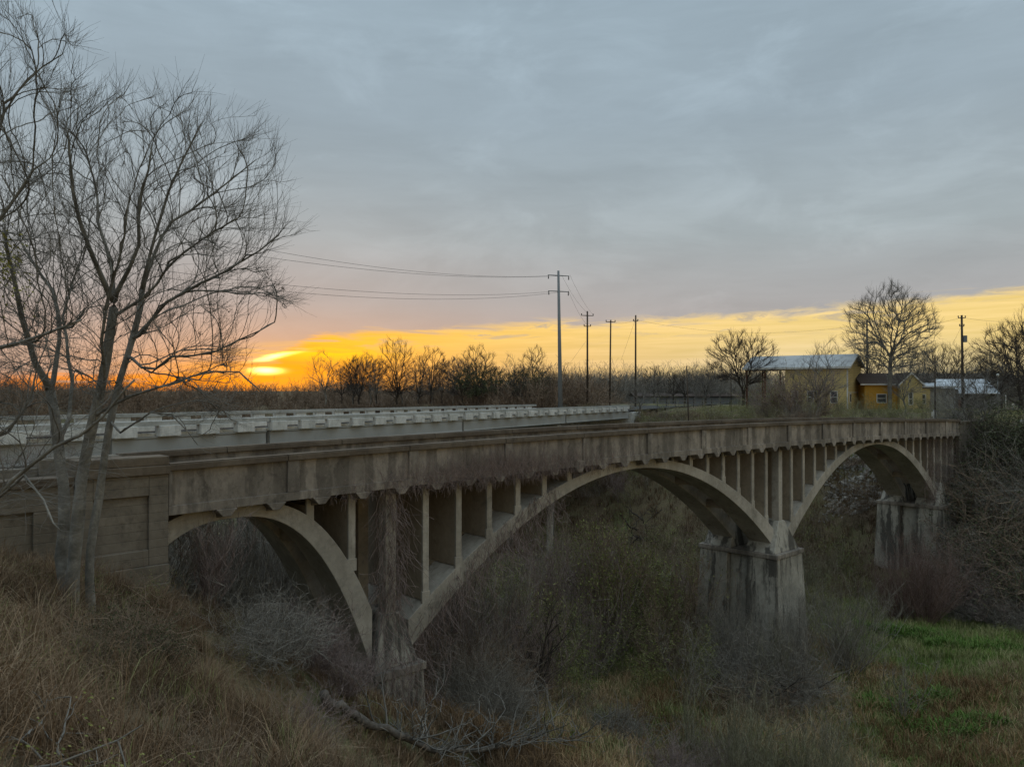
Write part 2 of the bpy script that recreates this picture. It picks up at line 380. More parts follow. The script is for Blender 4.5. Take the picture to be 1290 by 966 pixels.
# ------------------------------------------------------------------ old arch bridge
BW = 4.8; RY0, RY1, RY2, RY3 = .45, 1.85, 2.95, 4.35
PT = [7.65, 35.40, 63.10]; DTK = 27.72/18
def ztop(t): return -1.80-.00038*(t-24)**2
def zbot(t): return ztop(t)-1.44
ARCH = [dict(c=2.05, hw=4.85, a=lambda d: -3.80-.108*abs(d)**2.52, b=lambda d: -3.36-.060*abs(d)**2.68),
        dict(c=21.5, hw=13.1, a=lambda d: -3.68-.0322*d*d, b=lambda d: -3.26-.0283*d*d),
        dict(c=49.25, hw=12.9, a=lambda d: -3.88-.0330*d*d, b=lambda d: -3.44-.0290*d*d)]
Lb0, Lb1 = 0.0, 66.5
ob = empty('arch_bridge', (P0[0], P0[1], 0), BANG, label='old weathered concrete arch bridge with solid parapets crossing the brushy river valley', cat='bridge')
ts = list(np.linspace(Lb0, Lb1, 60))
def slab(name, y0, y1, f0, f1, material, rng=(Lb0, Lb1), n=60, **kw):
    m = MB(); m.sweep(list(np.linspace(rng[0], rng[1], n)), lambda t: [(t, y0, f0(t)), (t, y1, f0(t)), (t, y1, f1(t)), (t, y0, f1(t))])
    return m.build(name, material, ob, **kw)
# deck and road
slab('deck', .203, BW-.203, lambda t: zbot(t)+.05, lambda t: zbot(t)+.42, M_spand)
slab('road_surface', .36, BW-.36, lambda t: zbot(t)+.42, lambda t: zbot(t)+.47, M_asph)
joints = [3.52+4.572*i for i in range(-1, 15)]
for side in (0, 1):
    yy = (lambda v: v) if side == 0 else (lambda v: BW-v)
    def ybox(m, t0, t1, a, c2, f0, f1, n=2):
        ya, yb = sorted((yy(a), yy(c2)))
        m.sweep(list(np.linspace(t0, t1, n)), lambda t: [(t, ya, f0(t)), (t, yb, f0(t)), (t, yb, f1(t)), (t, ya, f1(t))])
    m = MB()
    ybox(m, Lb0, Lb1, .095, .20, lambda t: zbot(t), lambda t: ztop(t)-.205, 60)          # recessed wall plane
    ybox(m, Lb0, Lb1, .003, .093, lambda t: zbot(t)+.0, lambda t: zbot(t)+.26, 60)      # bottom fascia band
    for j in joints:
        for a, c2 in ((j+.012, j+.52), (j-4.05, j-.0)):
            pass
        t0, t1 = j+.03, j+.42
        if t0 > Lb0 and t1 < Lb1: ybox(m, t0, t1, .0, .092, lambda t: zbot(t)+.263, lambda t: ztop(t)-.207)
    ybox(m, Lb0, .10, .0, .092, lambda t: zbot(t)+.263, lambda t: ztop(t)-.207)
    par = m.build('parapet', M_conc, ob, bevel=.012)
    m = MB()
    # coping in lengths with open joints between them
    cuts = [Lb0]+[j+.02 for j in joints if Lb0 < j < Lb1]+[Lb1]
    for a, c2 in zip(cuts[:-1], cuts[1:]):
        if c2-a > .2: ybox(m, a+.012, c2-.012, -.045, .34, lambda t: ztop(t)-.20, lambda t: ztop(t)-.03, 6)
    for a, c2 in zip(cuts[:-1], cuts[1:]):
        if c2-a > .2: ybox(m, a+.012, c2-.012, -.01, .30, lambda t: ztop(t)-.028, lambda t: ztop(t), 6)
    cp = m.build('coping', M_cap, par, bevel=.015)
# floor beams with bracket ends
ks = range(-4, 39)
for k in ks:
    t = PT[0]+k*DTK+.15
    if not (.6 < t < 66): continue
    m = MB(); zb = zbot(t)
    prof = [(-.20, zb-.003), (.20, zb-.003)]
    for y0, y1 in ((-.02, .42), (BW-.42, BW+.02)):
        lo = [(t-.12, y0, zb-.23), (t+.12, y0, zb-.23), (t+.12, y1, zb-.23), (t-.12, y1, zb-.23)]
        hi = [(t-.32, y0, zb-.002), (t+.32, y0, zb-.002), (t+.32, y1, zb-.002), (t-.32, y1, zb-.002)]
        m.hexa(lo, hi)
    m.box(t-.13, t+.13, .422, BW-.422, zb-.30, zb+.045)
    m.build('floor_beam', M_conc, ob, bevel=.02)
def under(t, inner=False):
    for A, (l, r) in zip(ARCH, ((-9, PT[0]), (PT[0], PT[1]), (PT[1], PT[2]))):
        if l <= t < r: return A
    return None
for ai, A in enumerate(ARCH):
    for (y0, y1) in ((RY0, RY1), (RY2, RY3)):
        m = MB(); tt = A['c']+np.linspace(-1, 1, 49)*A['hw']
        if ai == 0: tt = A['c']+np.linspace(-1, 1, 41)*A['hw']
        m.sweep(list(tt), lambda t: [(t, y0, A['a'](t-A['c'])), (t, y1, A['a'](t-A['c'])), (t, y1, A['b'](t-A['c'])), (t, y0, A['b'](t-A['c']))])
        m.build('arch_rib', M_rib, ob, bevel=.02)
    for d in np.arange(-A['hw']+1.6, A['hw']-1, 2*DTK):
        za = A['a'](d); zb_ = A['b'](d); m = MB(); m.box(A['c']+d-.22, A['c']+d+.22, RY1+.002, RY2-.002, (za+zb_)/2-.22, (za+zb_)/2+.22)
        m.build('rib_strut', M_spand, ob, bevel=.02)
# spandrel walls and columns
for k in range(-8, 37):
    t = PT[0]+k*DTK
    if t < .3 or t > 66 or k in (0, 18, 36): continue
    A = under(t)
    if A is None or abs(t-A['c']) > A['hw']-.1: zb0 = -9.0
    else: zb0 = A['b'](t-A['c'])
    if abs(t-.0) < .1: continue
    z1 = zbot(t)-.302 if False else zbot(t)-.0
    if zb0 > zbot(t)-.18: continue
    zb0 -= .12
    for (y0, y1) in ((RY0+.02, RY0+.12), (RY3-.12, RY3-.02)):
        m = MB(); m.box(t-.135, t+.135, y0, y1, zb0, zbot(t)-.004 if y0 < 1 else zbot(t)-.004)
        # little haunch at the foot
        if zbot(t)-zb0 > 1.5: m.box(t-.175, t+.175, y0-.015, y1-.01 if y0 < 1 else y1+.015, zb0, zb0+.42)
        m.build('spandrel_column', M_rib, ob, bevel=.015)
    m = MB(); m.box(t-.115, t+.115, RY0+.122, RY3-.122, zb0+.1, zbot(t)-.31); m.build('spandrel_wall', M_spand, ob)
# extra approach bent right of the last pier
for t in (PT[2]+DTK, PT[2]+2*DTK):
    pass
for pi, pc in enumerate(PT):
    ph = (1.0, 1.6, 1.9)[pi]
    par = MB()
    # main shaft, near and far halves joined by a recessed web
    zt = -9.75; zb_ = -17.6
    for (y0, y1) in ((-.15, 1.75), (3.05, BW+.15)):
        lo = [(pc-ph-.5, y0-.25 if y0 < 0 else y0-.0, zb_), (pc+ph+.5, y0-.25 if y0 < 0 else y0, zb_), (pc+ph+.5, y1+(.25 if y1 > 4 else 0), zb_), (pc-ph-.5, y1+(.25 if y1 > 4 else 0), zb_)]
        hi = [(pc-ph+.02, y0, zt), (pc+ph-.02, y0, zt), (pc+ph-.02, y1, zt), (pc-ph+.02, y1, zt)]
        par.hexa(lo, hi)
    par.hexa([(pc-ph, 1.752, zb_), (pc+ph, 1.752, zb_), (pc+ph, 3.048, zb_), (pc-ph, 3.048, zb_)], [(pc-ph+.35, 1.752, zt), (pc+ph-.35, 1.752, zt), (pc+ph-.35, 3.048, zt), (pc-ph+.35, 3.048, zt)])
    pier = par.build('pier', M_pier, ob, bevel=.05)
    m = MB(); m.box(pc-ph-.06, pc+ph+.06, -.22, BW+.22, zt+.003, zt+.27); m.build('pier_cap', M_conc, pier, bevel=.03)
    for (y0, y1) in ((.05, RY1+.08), (RY2-.08, BW-.05)):
        m = MB(); zc = zt+.273
        m.hexa([(pc-ph+.1, y0, zc), (pc+ph-.1, y0, zc), (pc+ph-.1, y1, zc), (pc-ph+.1, y1, zc)], [(pc-.36, y0+.33, zc+1.75), (pc+.36, y0+.33, zc+1.75), (pc+.36, y1-.1, zc+1.75), (pc-.36, y1-.1, zc+1.75)])
        m.build('arch_springer', M_pier, pier, bevel=.03)
    for (y0, y1) in ((RY0-.02, RY0+.44), (2.2, 2.6), (RY3-.44, RY3+.02)):
        m = MB(); m.box(pc-.22, pc+.22, y0, y1, zt+1.2, zbot(pc)-.29); m.build('pier_column', M_rib if y0 < 1 or y0 > 3 else M_spand, pier, bevel=.02)
    m = MB(); m.box(pc-.25, pc+.25, RY0-.05, RY3+.05, zbot(pc)-.288, zbot(pc)-.006); m.build('cross_beam', M_conc, pier)
# extra columns beyond the last pier
for kk in (1, 2):
    t = PT[2]+kk*DTK
    if t < Lb1:
        for (y0, y1) in ((RY0+.02, RY0+.40), (RY3-.40, RY3-.02)):
            m = MB(); m.box(t-.135, t+.135, y0, y1, -12, zbot(t)-.004); m.build('spandrel_column', M_rib, ob, bevel=.015)
        m = MB(); m.box(t-.09, t+.09, RY0+.402, RY3-.402, -12, zbot(t)-.31); m.build('spandrel_wall', M_spand, ob)
# near abutment: end pylon, wing wall with sunk panels
ab = empty('bridge_abutment', (P0[0], P0[1], 0), BANG, label='board-marked concrete abutment wall with sunk panel behind the grey tree trunks', cat='abutment')
m = MB()
m.box(-2.25, -.004, .10, .62, -9.5, -2.02)
# frame round the sunk panel on the pylon
m.box(-.52, -.004, -.0, .098, -4.75, -2.30); m.box(-1.90, -.522, 0, .098, -4.75, -4.32); m.box(-1.90, -.522, 0, .098, -2.86, -2.30); m.box(-2.25, -1.902, 0, .098, -4.75, -2.30)
m.box(-2.25, -.004, -.09, .098, -9.5, -4.753)
m.box(-2.25, -.004, -.20, -.093, -9.5, -5.25)
m.build('end_pylon', M_board, ab, bevel=.02)
m = MB(); m.box(-2.33, .02, -.08, .75, -2.298, -2.05); m.box(-2.30, -.0, -.04, .72, -2.047, -1.80); m.build('pylon_cap', M_cap, ab, bevel=.025)
m = MB()
m.box(-16, -2.34, .14, .55, -7, -2.42); m.box(-16, -2.34, .03, .137, -7, -4.55); m.box(-16, -2.34, .03, .137, -3.02, -2.42)
for a in (-2.34, -6.9, -11.4): m.box(a-.9, a-.003, .03, .137, -4.547, -3.023)
m.box(-16, -2.34, -.07, .027, -7, -4.75)
m.build('wing_wall', M_board, ab, bevel=.02)
m = MB(); m.box(-16, -2.34, -.03, .62, -2.417, -2.20); m.build('wall_coping', M_cap, ab, bevel=.02)
m = MB(); m.box(-2.25, -.004, BW-.62, BW+.1, -9.5, -2.05); m.box(-16, -2.252, BW-.5, BW, -7, -2.3); m.build('far_wing_wall', M_board, ab, bevel=.02)
m = MB(); m.box(-.5, -.01, .63, BW-.63, -9.5, -3.4); m.build('back_wall', M_board, ab)
m = MB(); m.sweep([-40, -16, -.02], lambda t: [(t, .56, -3.7), (t, BW-.56, -3.7), (t, BW-.56, -3.30+.02*(-.0)), (t, .56, -3.30)])
tag(m.build('road', M_asph, None, (P0[0], P0[1], 0), BANG), kind='structure')
a2 = empty('bridge_abutment', (*xy(66.5, 0), 0), BANG, label='far concrete abutment of the old bridge half hidden by shrubs on the right bank', cat='abutment')
m = MB(); m.box(.02, 7.5, .05, .5, -7, -2.9); m.box(.02, 7.5, BW-.5, BW-.05, -7, -2.9); m.box(.02, .5, .51, BW-.51, -11, -3.5); m.build('wing_wall', M_board, a2, bevel=.02)
m = MB(); m.box(.02, 7.5, -.02, .57, -2.897, -2.70); m.box(.02, 7.5, BW-.57, BW+.02, -2.897, -2.70); m.build('wall_coping', M_cap, a2, bevel=.02)
# ------------------------------------------------------------------ newer girder bridge behind
nb = empty('girder_bridge', (N0[0], N0[1], 0), NANG, label='newer pale concrete girder bridge with slotted rails running behind the arch bridge', cat='bridge')
NWd = 13.0; NP = 2.3
def zn(s): return -1.42-.0062*s
S0, S1 = -26.0, 60.0
jts = [S0, -9.2, 0.0+.0, 20.3, 40.4, S1]
for a, c2 in zip(jts[:-1], jts[1:]):
    a_, c_ = a+.03, c2-.03
    nseg = 6; tt = list(np.linspace(a_, c_, nseg))
    m = MB(); m.sweep(tt, lambda s: [(s, .26, zn(s)-.70), (s, NWd-.26, zn(s)-.70), (s, NWd-.26, zn(s)-.54), (s, .26, zn(s)-.54)]); m.build('deck_slab', M_newc, nb, bevel=.02)
    m = MB(); m.sweep(tt, lambda s: [(s, .42, zn(s)-.538), (s, NWd-.42, zn(s)-.538), (s, NWd-.42, zn(s)-.50), (s, .42, zn(s)-.50)]); m.build('road_surface', M_asph, nb)
    for y0 in (.22, 4.2, 8.3, 12.4):
        sec = [(-.22, -1.62), (.22, -1.62), (.22, -1.50), (.09, -1.38), (.09, -1.02), (.3, -.92), (.3, -.706), (-.3, -.706), (-.3, -.92), (-.09, -1.02), (-.09, -1.38), (-.22, -1.50)]
        if y0 < 1: sec = [(-.28, -1.56), (.25, -1.56), (.25, -.706), (-.30, -.706), (-.30, -.76), (-.24, -.82), (-.24, -1.46)]
        m = MB(); m.sweep(list(np.linspace(a_+.12, c_-.12, 3)), lambda s: [(s, y0+.2+p, zn(s)+q) for p, q in sec]); m.build('girder', M_girder, nb, bevel=.01)
for side in (0, 1):
    Yf = (lambda v: v) if side == 0 else (lambda v: NWd-v)
    for a, c2 in zip(jts[:-1], jts[1:]):
        m = MB(); a_, c_ = a+.05, c2-.05
        def b3(s0, s1, y0, y1, q0, q1, n=2):
            ya, yb = sorted((Yf(y0), Yf(y1)))
            m.sweep(list(np.linspace(s0, s1, n)), lambda s: [(s, ya, zn(s)+q0), (s, yb, zn(s)+q0), (s, yb, zn(s)+q1), (s, ya, zn(s)+q1)])
        b3(a_, c_, .03, .34, -.23, 0.0, 6)
        m.build('rail_beam', M_beam, nb, bevel=.015); m = MB()
        n = max(1, round((c_-a_)/NP)); pp = (c_-a_)/n
        for i in range(n):
            s0 = a_+i*pp; b3(s0+.02, s0+pp*.50, -.08, .258, -.70 if side == 0 else -.60, -.21)
            if side == 0: b3(s0+pp*.50+.004, s0+pp*.90, -.03, .24, -.44, -.232)
        if side == 1: b3(a_, c_, .0, .257, -.70, -.604, 6); b3(a_, c_, .05, .32, -.60, -.47, 6)
        m.build('rail', M_newc, nb, bevel=.015)
for s in (-9.2, 0, 20.3, 40.4):
    m = MB(); m.box(s-.5, s+.5, .9, NWd-.9, zn(s)-2.7, zn(s)-1.75); bt = m.build('bent_cap', M_girder, nb, bevel=.03)
    for y in (1.9, 6.5, 11.1):
        wx, wy = N0[0]+s*DN[0]-y*DN[1], N0[1]+s*DN[1]+y*DN[0]
        m = MB(); m.tube([(s, y, gz(wx, wy)-.5), (s, y, zn(s)-2.695)], .38, 16); m.build('bent_column', M_pier, bt)
ln = 60
m = MB(); m.sweep([60.05, 75, 120, 200], lambda s: [(s, .3, zn(60)-.75), (s, NWd-.3, zn(60)-.75), (s, NWd-.3, zn(60)-.62), (s, .3, zn(60)-.62)])
tag(m.build('road', M_asph, None, (N0[0], N0[1], 0), NANG), kind='structure')
m = MB(); m.box(60.05, 61.2, 0, NWd, -8, zn(60)-.9); m.box(60.05, 63.5, -.3, -.02, -8, zn(60)-.85)
tag(m.build('bridge_abutment', M_newc, None, (N0[0], N0[1], 0), NANG, bevel=.03), 'pale concrete abutment at the far end of the newer bridge', 'abutment')
#@@VEG
# ------------------------------------------------------------------ vegetation tools
def seg(p0, p1, r0, r1, t): return [*p0, *p1, r0, r1, t]
def unit(v): return v/(np.linalg.norm(v)+1e-9)
def stem(rg, out, p, d, L, r, n=5, wob=.25, up=.0, tint=.5, rtip=.35):
    pts = [p.copy()]; d = unit(d)
    for i in range(n):
        d = unit(d+rg.normal(0, wob/ n**.5, 3)+np.array([0, 0, up/n])); q = p+d*L/n
        a = r*(1-(1-rtip)*i/n); b_ = r*(1-(1-rtip)*(i+1)/n)
        out.append(seg(p, q, a, b_, tint)); p = q; pts.append(p.copy())
    return pts, d
def bush(seed, hgt=1.0, rad=.5, stems=40, sub=3, subsub=1, lean=.5, up=.5, r=.012, leaves=0, leafsize=.03, wob=.5, base=.12, leaftop=0.0):
    """unit-size shrub: many stems from one foot, each branching two more times"""
    rg = np.random.default_rng(seed); S = []; tips = []
    for i in range(stems):
        a = rg.uniform(0, 6.283); k = rg.uniform(0, 1)**.6*lean
        p = np.array([math.cos(a)*base*rg.uniform(0, 1), math.sin(a)*base*rg.uniform(0, 1), -.05])
        d = np.array([math.cos(a)*k, math.sin(a)*k, 1-.35*k]); L = hgt*rg.uniform(.6, 1.05)
        tn = rg.uniform(0, 1)
        pts, _ = stem(rg, S, p, d, L, r, 5, wob, up*.3, tn)
        for j, q in enumerate(pts[1:]):
            for _s in range(sub):
                a2 = rg.uniform(0, 6.283); dd = unit(unit(d)+np.array([math.cos(a2), math.sin(a2), rg.uniform(-.1, .7)])*rg.uniform(.45, .9))
                L2 = L*rg.uniform(.18, .42)*(1-.08*j)
                p2, d2 = stem(rg, S, q, dd, L2, r*.45, 3, wob, up*.35, min(1, max(0, tn+rg.uniform(-.25, .25))))
                for q2 in p2[1:]:
                    tips.append(q2)
                    for _k in range(subsub):
                        d3 = unit(d2+rg.normal(0, .6, 3)+np.array([0, 0, .2])); stem(rg, S, q2, d3, L2*rg.uniform(.3, .6), r*.28, 2, wob, up*.2, rg.uniform(0, 1))
    LV = None
    if leaves:
        T = np.array(tips); T = T[T[:, 2] > leaftop*hgt]
        idx = rg.integers(0, len(T), leaves); P = T[idx]+rg.normal(0, .035*hgt, (leaves, 3))
        LV = np.concatenate([P, rg.uniform(.6, 1.4, (leaves, 1))*leafsize, rg.normal(0, 1, (leaves, 3)), rg.uniform(0, 1, (leaves, 1))], 1)
    return np.array(S), LV
def dome(seed, n=260, h=.75, r=.007, sub=2, leaves=0, leafsize=.03):
    """tangled mound of arching twigs, unit radius about .6"""
    rg = np.random.default_rng(seed); S = []; tips = []
    for i in range(n):
        a = rg.uniform(0, 6.283); rr = .55*rg.uniform(0, 1)**.5
        p = np.array([math.cos(a)*rr, math.sin(a)*rr, -.03]); a2 = a+rg.normal(0, 1.1)
        d = np.array([math.cos(a2)*.45, math.sin(a2)*.45, 1.0]); L = h*(1.2-.75*rr/.55)*rg.uniform(.6, 1.15)
        tn = rg.uniform(0, 1); pts, d1 = stem(rg, S, p, d, L, r, 4, .8, -.55, tn)
        for q in pts[1:]:
            tips.append(q)
            for _k in range(sub):
                d3 = unit(d1+rg.normal(0, .8, 3)); stem(rg, S, q, d3, L*rg.uniform(.15, .45), r*.5, 2, .7, 0, rg.uniform(0, 1))
    LV = None
    if leaves:
        T = np.array(tips); P = T[rg.integers(0, len(T), leaves)]+rg.normal(0, .04, (leaves, 3))
        LV = np.concatenate([P, rg.uniform(.6, 1.4, (leaves, 1))*leafsize, rg.normal(0, 1, (leaves, 3)), rg.uniform(0, 1, (leaves, 1))], 1)
    return np.array(S), LV
def xform(S, LV, loc, sc, rz, rmin=0.0):
    c, s_ = math.cos(rz), math.sin(rz); M = np.array([[c, s_, 0], [-s_, c, 0], [0, 0, 1]])
    sc3 = np.array(sc if hasattr(sc, '__len__') else (sc, sc, sc)); S = S.copy()
    S[:, 0:3] = (S[:, 0:3]*sc3)@M+loc; S[:, 3:6] = (S[:, 3:6]*sc3)@M+loc; k = float(sc3.mean()); S[:, 6:8] = np.maximum(S[:, 6:8]*k, rmin)
    if LV is not None:
        LV = LV.copy(); LV[:, :3] = (LV[:, :3]*sc3)@M+loc; LV[:, 3] *= k
    return S, LV
def colonize(init, attr, D=.16, infl=1.6, kill=.34, iters=70, seed=1, trop=(0, 0, .05), maxn=14000, inert=.75, centre=None, outw=.0, jit=.07):
    """space colonisation; init = list of polylines [(pos, parent index)]"""
    rg = np.random.default_rng(seed); P = [np.array(p, float) for p, _ in init]; par = [q for _, q in init]
    A = attr.copy(); alive = np.ones(len(A), bool)
    near = np.full(len(A), 1e9); nid = np.zeros(len(A), int)
    def upd(lo):
        new = np.array(P[lo:])
        for s0 in range(0, len(new), 400):
            d = np.linalg.norm(A[:, None]-new[None, s0:s0+400], axis=2); j = d.argmin(1); dm = d[np.arange(len(A)), j]
            b_ = dm < near; near[b_] = dm[b_]; nid[b_] = lo+s0+j[b_]
    upd(0); tr = np.array(trop); grown = {}
    for it in range(iters):
        alive &= near > kill
        act = alive & (near < infl)
        if not act.any() or len(P) > maxn: break
        ids = nid[act]; dirs = A[act]-np.array([P[i] for i in ids]); dirs /= np.linalg.norm(dirs, axis=1, keepdims=True)
        lo = len(P)
        for u in np.unique(ids):
            if grown.get(u, 0) > 3: continue
            grown[u] = grown.get(u, 0)+1
            v = dirs[ids == u].mean(0)
            v = unit(v)
            if par[u] >= 0: v = v+inert*unit(P[u]-P[par[u]])
            if centre is not None: v = v+outw*unit(P[u]-centre)
            v = unit(v+rg.normal(0, jit, 3)+tr); P.append(P[u]+v*D); par.append(int(u))
        if len(P) == lo: break
        upd(lo)
    return np.array(P), np.array(par)
def tree_segments(P, par, tip=.004, ex=2.25, rmax=None, twigs=2, twl=.4, seed=5, base_r=None, down=0.0, centre=None):
    n = len(P); rg = np.random.default_rng(seed)
    a = np.zeros(n); kids = np.zeros(n, int)
    for i in range(n-1, -1, -1):
        if a[i] == 0: a[i] = tip**ex
        q = par[i]
        if q >= 0: a[q] += a[i]; kids[q] += 1
    r = a**(1/ex)
    if rmax: r = np.where(r > rmax*.3, rmax*.3+(r-rmax*.3)*(rmax*.7)/(max(r.max()-rmax*.3, 1e-6)), r)
    if base_r is not None:
        for i, v in base_r.items(): r[i] = v
    big, small = [], []
    for i in range(n):
        q = par[i]
        if q < 0: continue
        s_ = seg(P[q], P[i], min(r[q], r[i]*1.25), r[i], rg.uniform(.25, .75))
        (big if r[i] > .02 else small).append(s_)
    lowr = r < tip*3.2
    for i in np.where(lowr)[0]:
        q = par[i]; d = unit(P[i]-P[q]) if q >= 0 else np.array([0, 0, 1.])
        for k in range(twigs if kids[i] == 0 else max(0, twigs-1)):
            d2 = unit(d+rg.normal(0, .42, 3)+np.array([0, 0, .2-down])+(0 if centre is None else .6*unit(P[i]-centre))); L = twl*rg.uniform(.4, 1.2)
            pts, _ = stem(rg, small, P[i].copy(), d2, L, tip*.8, 3, .22, .12, rg.uniform(0, 1), .45)
            if rg.uniform() < .5:
                stem(rg, small, pts[1], unit(d2+rg.normal(0, .5, 3)), L*.6, tip*.6, 2, .2, .1, rg.uniform(0, 1), .5)
    return np.array(big) if big else None, np.array(small)
def polyline_nodes(nodes, pts, parent, D=.16, rg=RNG, wob=.012):
    """append a limb polyline (3D points) split into short steps; returns list of node ids"""
    ids = []; last = parent; p = np.array(nodes[parent][0]) if parent >= 0 else np.array(pts[0], float)
    if parent < 0: nodes.append((p, -1)); last = len(nodes)-1; ids.append(last); pts = pts[1:]
    for q in pts:
        q = np.array(q, float); L = np.linalg.norm(q-p); n = max(1, int(round(L/D)))
        for i in range(1, n+1):
            pp = p+(q-p)*i/n+rg.normal(0, wob, 3); nodes.append((pp, last)); last = len(nodes)-1; ids.append(last)
        p = q
    return ids
def in_poly(x, y, poly):
    c = False; j = len(poly)-1
    for i in range(len(poly)):
        xi, yi = poly[i]; xj, yj = poly[j]
        if ((yi > y) != (yj > y)) and (x < (xj-xi)*(y-yi)/(yj-yi)+xi): c = not c
        j = i
    return c

# ------------------------------------------------------------------ big bare tree in front of the abutment
def front_tree():
    Y0 = 14.5; base = px(96, 742, Y0); zb = gz(base[0], base[1]); rg = np.random.default_rng(11)
    W3 = lambda x, y, o=0.0: px(x, y, Y0+o)
    nodes = []; limbs = {}
    def limb(k, pts, parent=-1): limbs[k] = polyline_nodes(nodes, pts, parent, rg=rg); return limbs[k]
    b0 = (base[0], Y0, zb-.3)
    # three stems from one stool
    A = limb('A', [(W3(80, 742)[0], Y0+.15, zb-.3), W3(79.5, 700, .2), W3(82, 630, .3), W3(74, 563, .5), W3(67, 505, .6), W3(64, 492, .6)])
    B = limb('B', [(W3(93, 745)[0], Y0-.1, zb-.3), W3(96, 700, -.1), W3(101, 625, -.1), W3(108, 575, 0), W3(122, 515, 0), W3(134, 455, -.1), W3(142, 400, -.2), W3(143, 378, -.2)])
    C = limb('C', [(W3(106, 738)[0], Y0+.2, zb-.3), W3(116, 684, .35), W3(126, 620, .5), W3(135, 550, .6), W3(146, 500, .7), W3(158, 458, .8), W3(170, 405, .9), W3(178, 366, 1.0)])
    def near(ids, x, y):
        best = min(ids, key=lambda i: (nodes[i][0][0]/nodes[i][0][1]*F+645-x)**2+(492-nodes[i][0][2]/nodes[i][0][1]*F-y)**2); return best
    limb('A1', [W3(40, 449, .2), W3(31, 408, -.1), W3(21, 373, -.4), W3(14, 345, -.6), W3(5, 290, -.9)], near(A, 66, 494))
    limb('A2', [W3(69, 470, .8), W3(75, 425, 1.0), W3(76, 400, 1.0), W3(66, 365, 1.2), W3(40, 330, 1.6), W3(22, 300, 1.8)], near(A, 65, 498))
    limb('A3', [W3(90, 520, 1.0), W3(91, 480, 1.3), W3(84, 432, 1.5), W3(79, 400, 1.6), W3(92, 350, 1.9)], near(A, 72, 560))
    limb('A4', [W3(90, 412, .6), W3(105, 392, .4)], near(limbs['A2'], 77, 410))
    limb('B1', [W3(129, 355, -.5), W3(117, 325, -.8), W3(102, 288, -1.1), W3(88, 230, -1.4), W3(82, 160, -1.6)], B[-1])
    limb('B2', [W3(141, 330, -.1), W3(125, 290, 0), W3(120, 240, .2), W3(108, 190, .4)], B[-1])
    limb('B3', [W3(156, 350, -.4), W3(172, 308, -.6), W3(174, 255, -.7), W3(192, 180, -.9)], B[-1])
    limb('B4', [W3(134, 470, -.5), W3(128, 440, -.9), W3(132, 390, -1.2), W3(150, 320, -1.5), W3(160, 260, -1.8)], near(B, 124, 505))
    limb('C1', [W3(184, 345, 1.1), W3(198, 310, 1.2), W3(214, 279, 1.3), W3(262, 249, 1.6), W3(322, 200, 1.8)], C[-1])
    limb('C2', [W3(188, 320, .8), W3(205, 260, .7), W3(225, 208, .6), W3(253, 155, .5)], C[-1])
    limb('C3', [W3(181, 420, .7), W3(200, 385, .5), W3(239, 363, .2), W3(279, 346, -.1), W3(352, 296, -.5)], near(C, 168, 425))
    limb('C4', [W3(190, 470, .3), W3(215, 450, .0), W3(262, 446, -.3), W3(318, 422, -.5), W3(345, 405, -.6)], near(C, 160, 452))
    limb('C5', [W3(186, 372, -.2), W3(214, 330, -.6), W3(256, 300, -1.2), W3(300, 272, -1.6)], near(B, 141, 405))
    limb('D1', [W3(160, 500, -.3), W3(205, 486, -.7), W3(262, 468, -1.0), W3(300, 470, -1.2), W3(328, 492, -1.3)], near(B, 120, 522))
    limb('D2', [W3(150, 545, .2), W3(190, 520, -.2), W3(225, 525, -.5), W3(248, 560, -.7)], near(C, 140, 530))
    poly = [(58, 180), (80, 118), (110, 128), (150, 138), (190, 148), (236, 142), (262, 175), (290, 190), (330, 186), (338, 240), (358, 292), (352, 330), (330, 370), (352, 400), (330, 445), (345, 470), (310, 500), (250, 545), (225, 500), (165, 500), (110, 520), (60, 500), (0, 480), (-20, 400), (-20, 250), (30, 230)]
    att = []
    while len(att) < 3000:
        x, y = rg.uniform(-20, 365), rg.uniform(115, 560)
        if not in_poly(x, y, poly): continue
        if y > 430 and x < 280 and rg.uniform() < .5: continue
        if x > 285 and y > 395: continue
        if math.sin(x*.055+1.7*math.sin(y*.031))*math.sin(y*.048+1.3*math.sin(x*.04)) > .45: continue
        k = math.sqrt(max(0, 1-((x-165)/215)**2)); o = rg.uniform(-2.5, 2.9)*k
        att.append(W3(x, y, o))
    P, par = colonize(nodes, np.array(att), D=.17, infl=1.5, kill=.30, iters=80, seed=4, trop=(0, 0, .10), centre=np.array(W3(140, 560, .3)), outw=.85, inert=1.05, jit=.2)
    big, small = tree_segments(P, par, tip=.0036, ex=2.1, twigs=2, twl=.6, seed=6, centre=np.array(W3(140, 560, .3)))
    # trunk radii from the photograph
    def setr(seglist):
        for s_ in seglist:
            pass
    root = empty('bare_tree', (base[0], Y0, zb), label='large bare multi-stemmed grey tree standing in front of the bridge abutment', cat='tree')
    m = MB()
    def path(k, r0, r1, flare=1.0):
        ids = limbs[k][::3]+[limbs[k][-1]]; q0 = nodes[ids[0]][1]; ids = ([q0] if q0 >= 0 else [])+ids; pts = [nodes[i][0]-np.array([base[0], Y0, zb]) for i in ids]; n = len(pts)
        rr = [r0+(r1-r0)*(i/(n-1))**.8 for i in range(n)]; rr[0] *= 1.18*flare
        rr = [q*(1+.05*math.sin(i*1.7)) for i, q in enumerate(rr)]
        m.tube(pts, rr, 14)
    path('A', .125, .085); path('B', .135, .075); path('C', .088, .055)
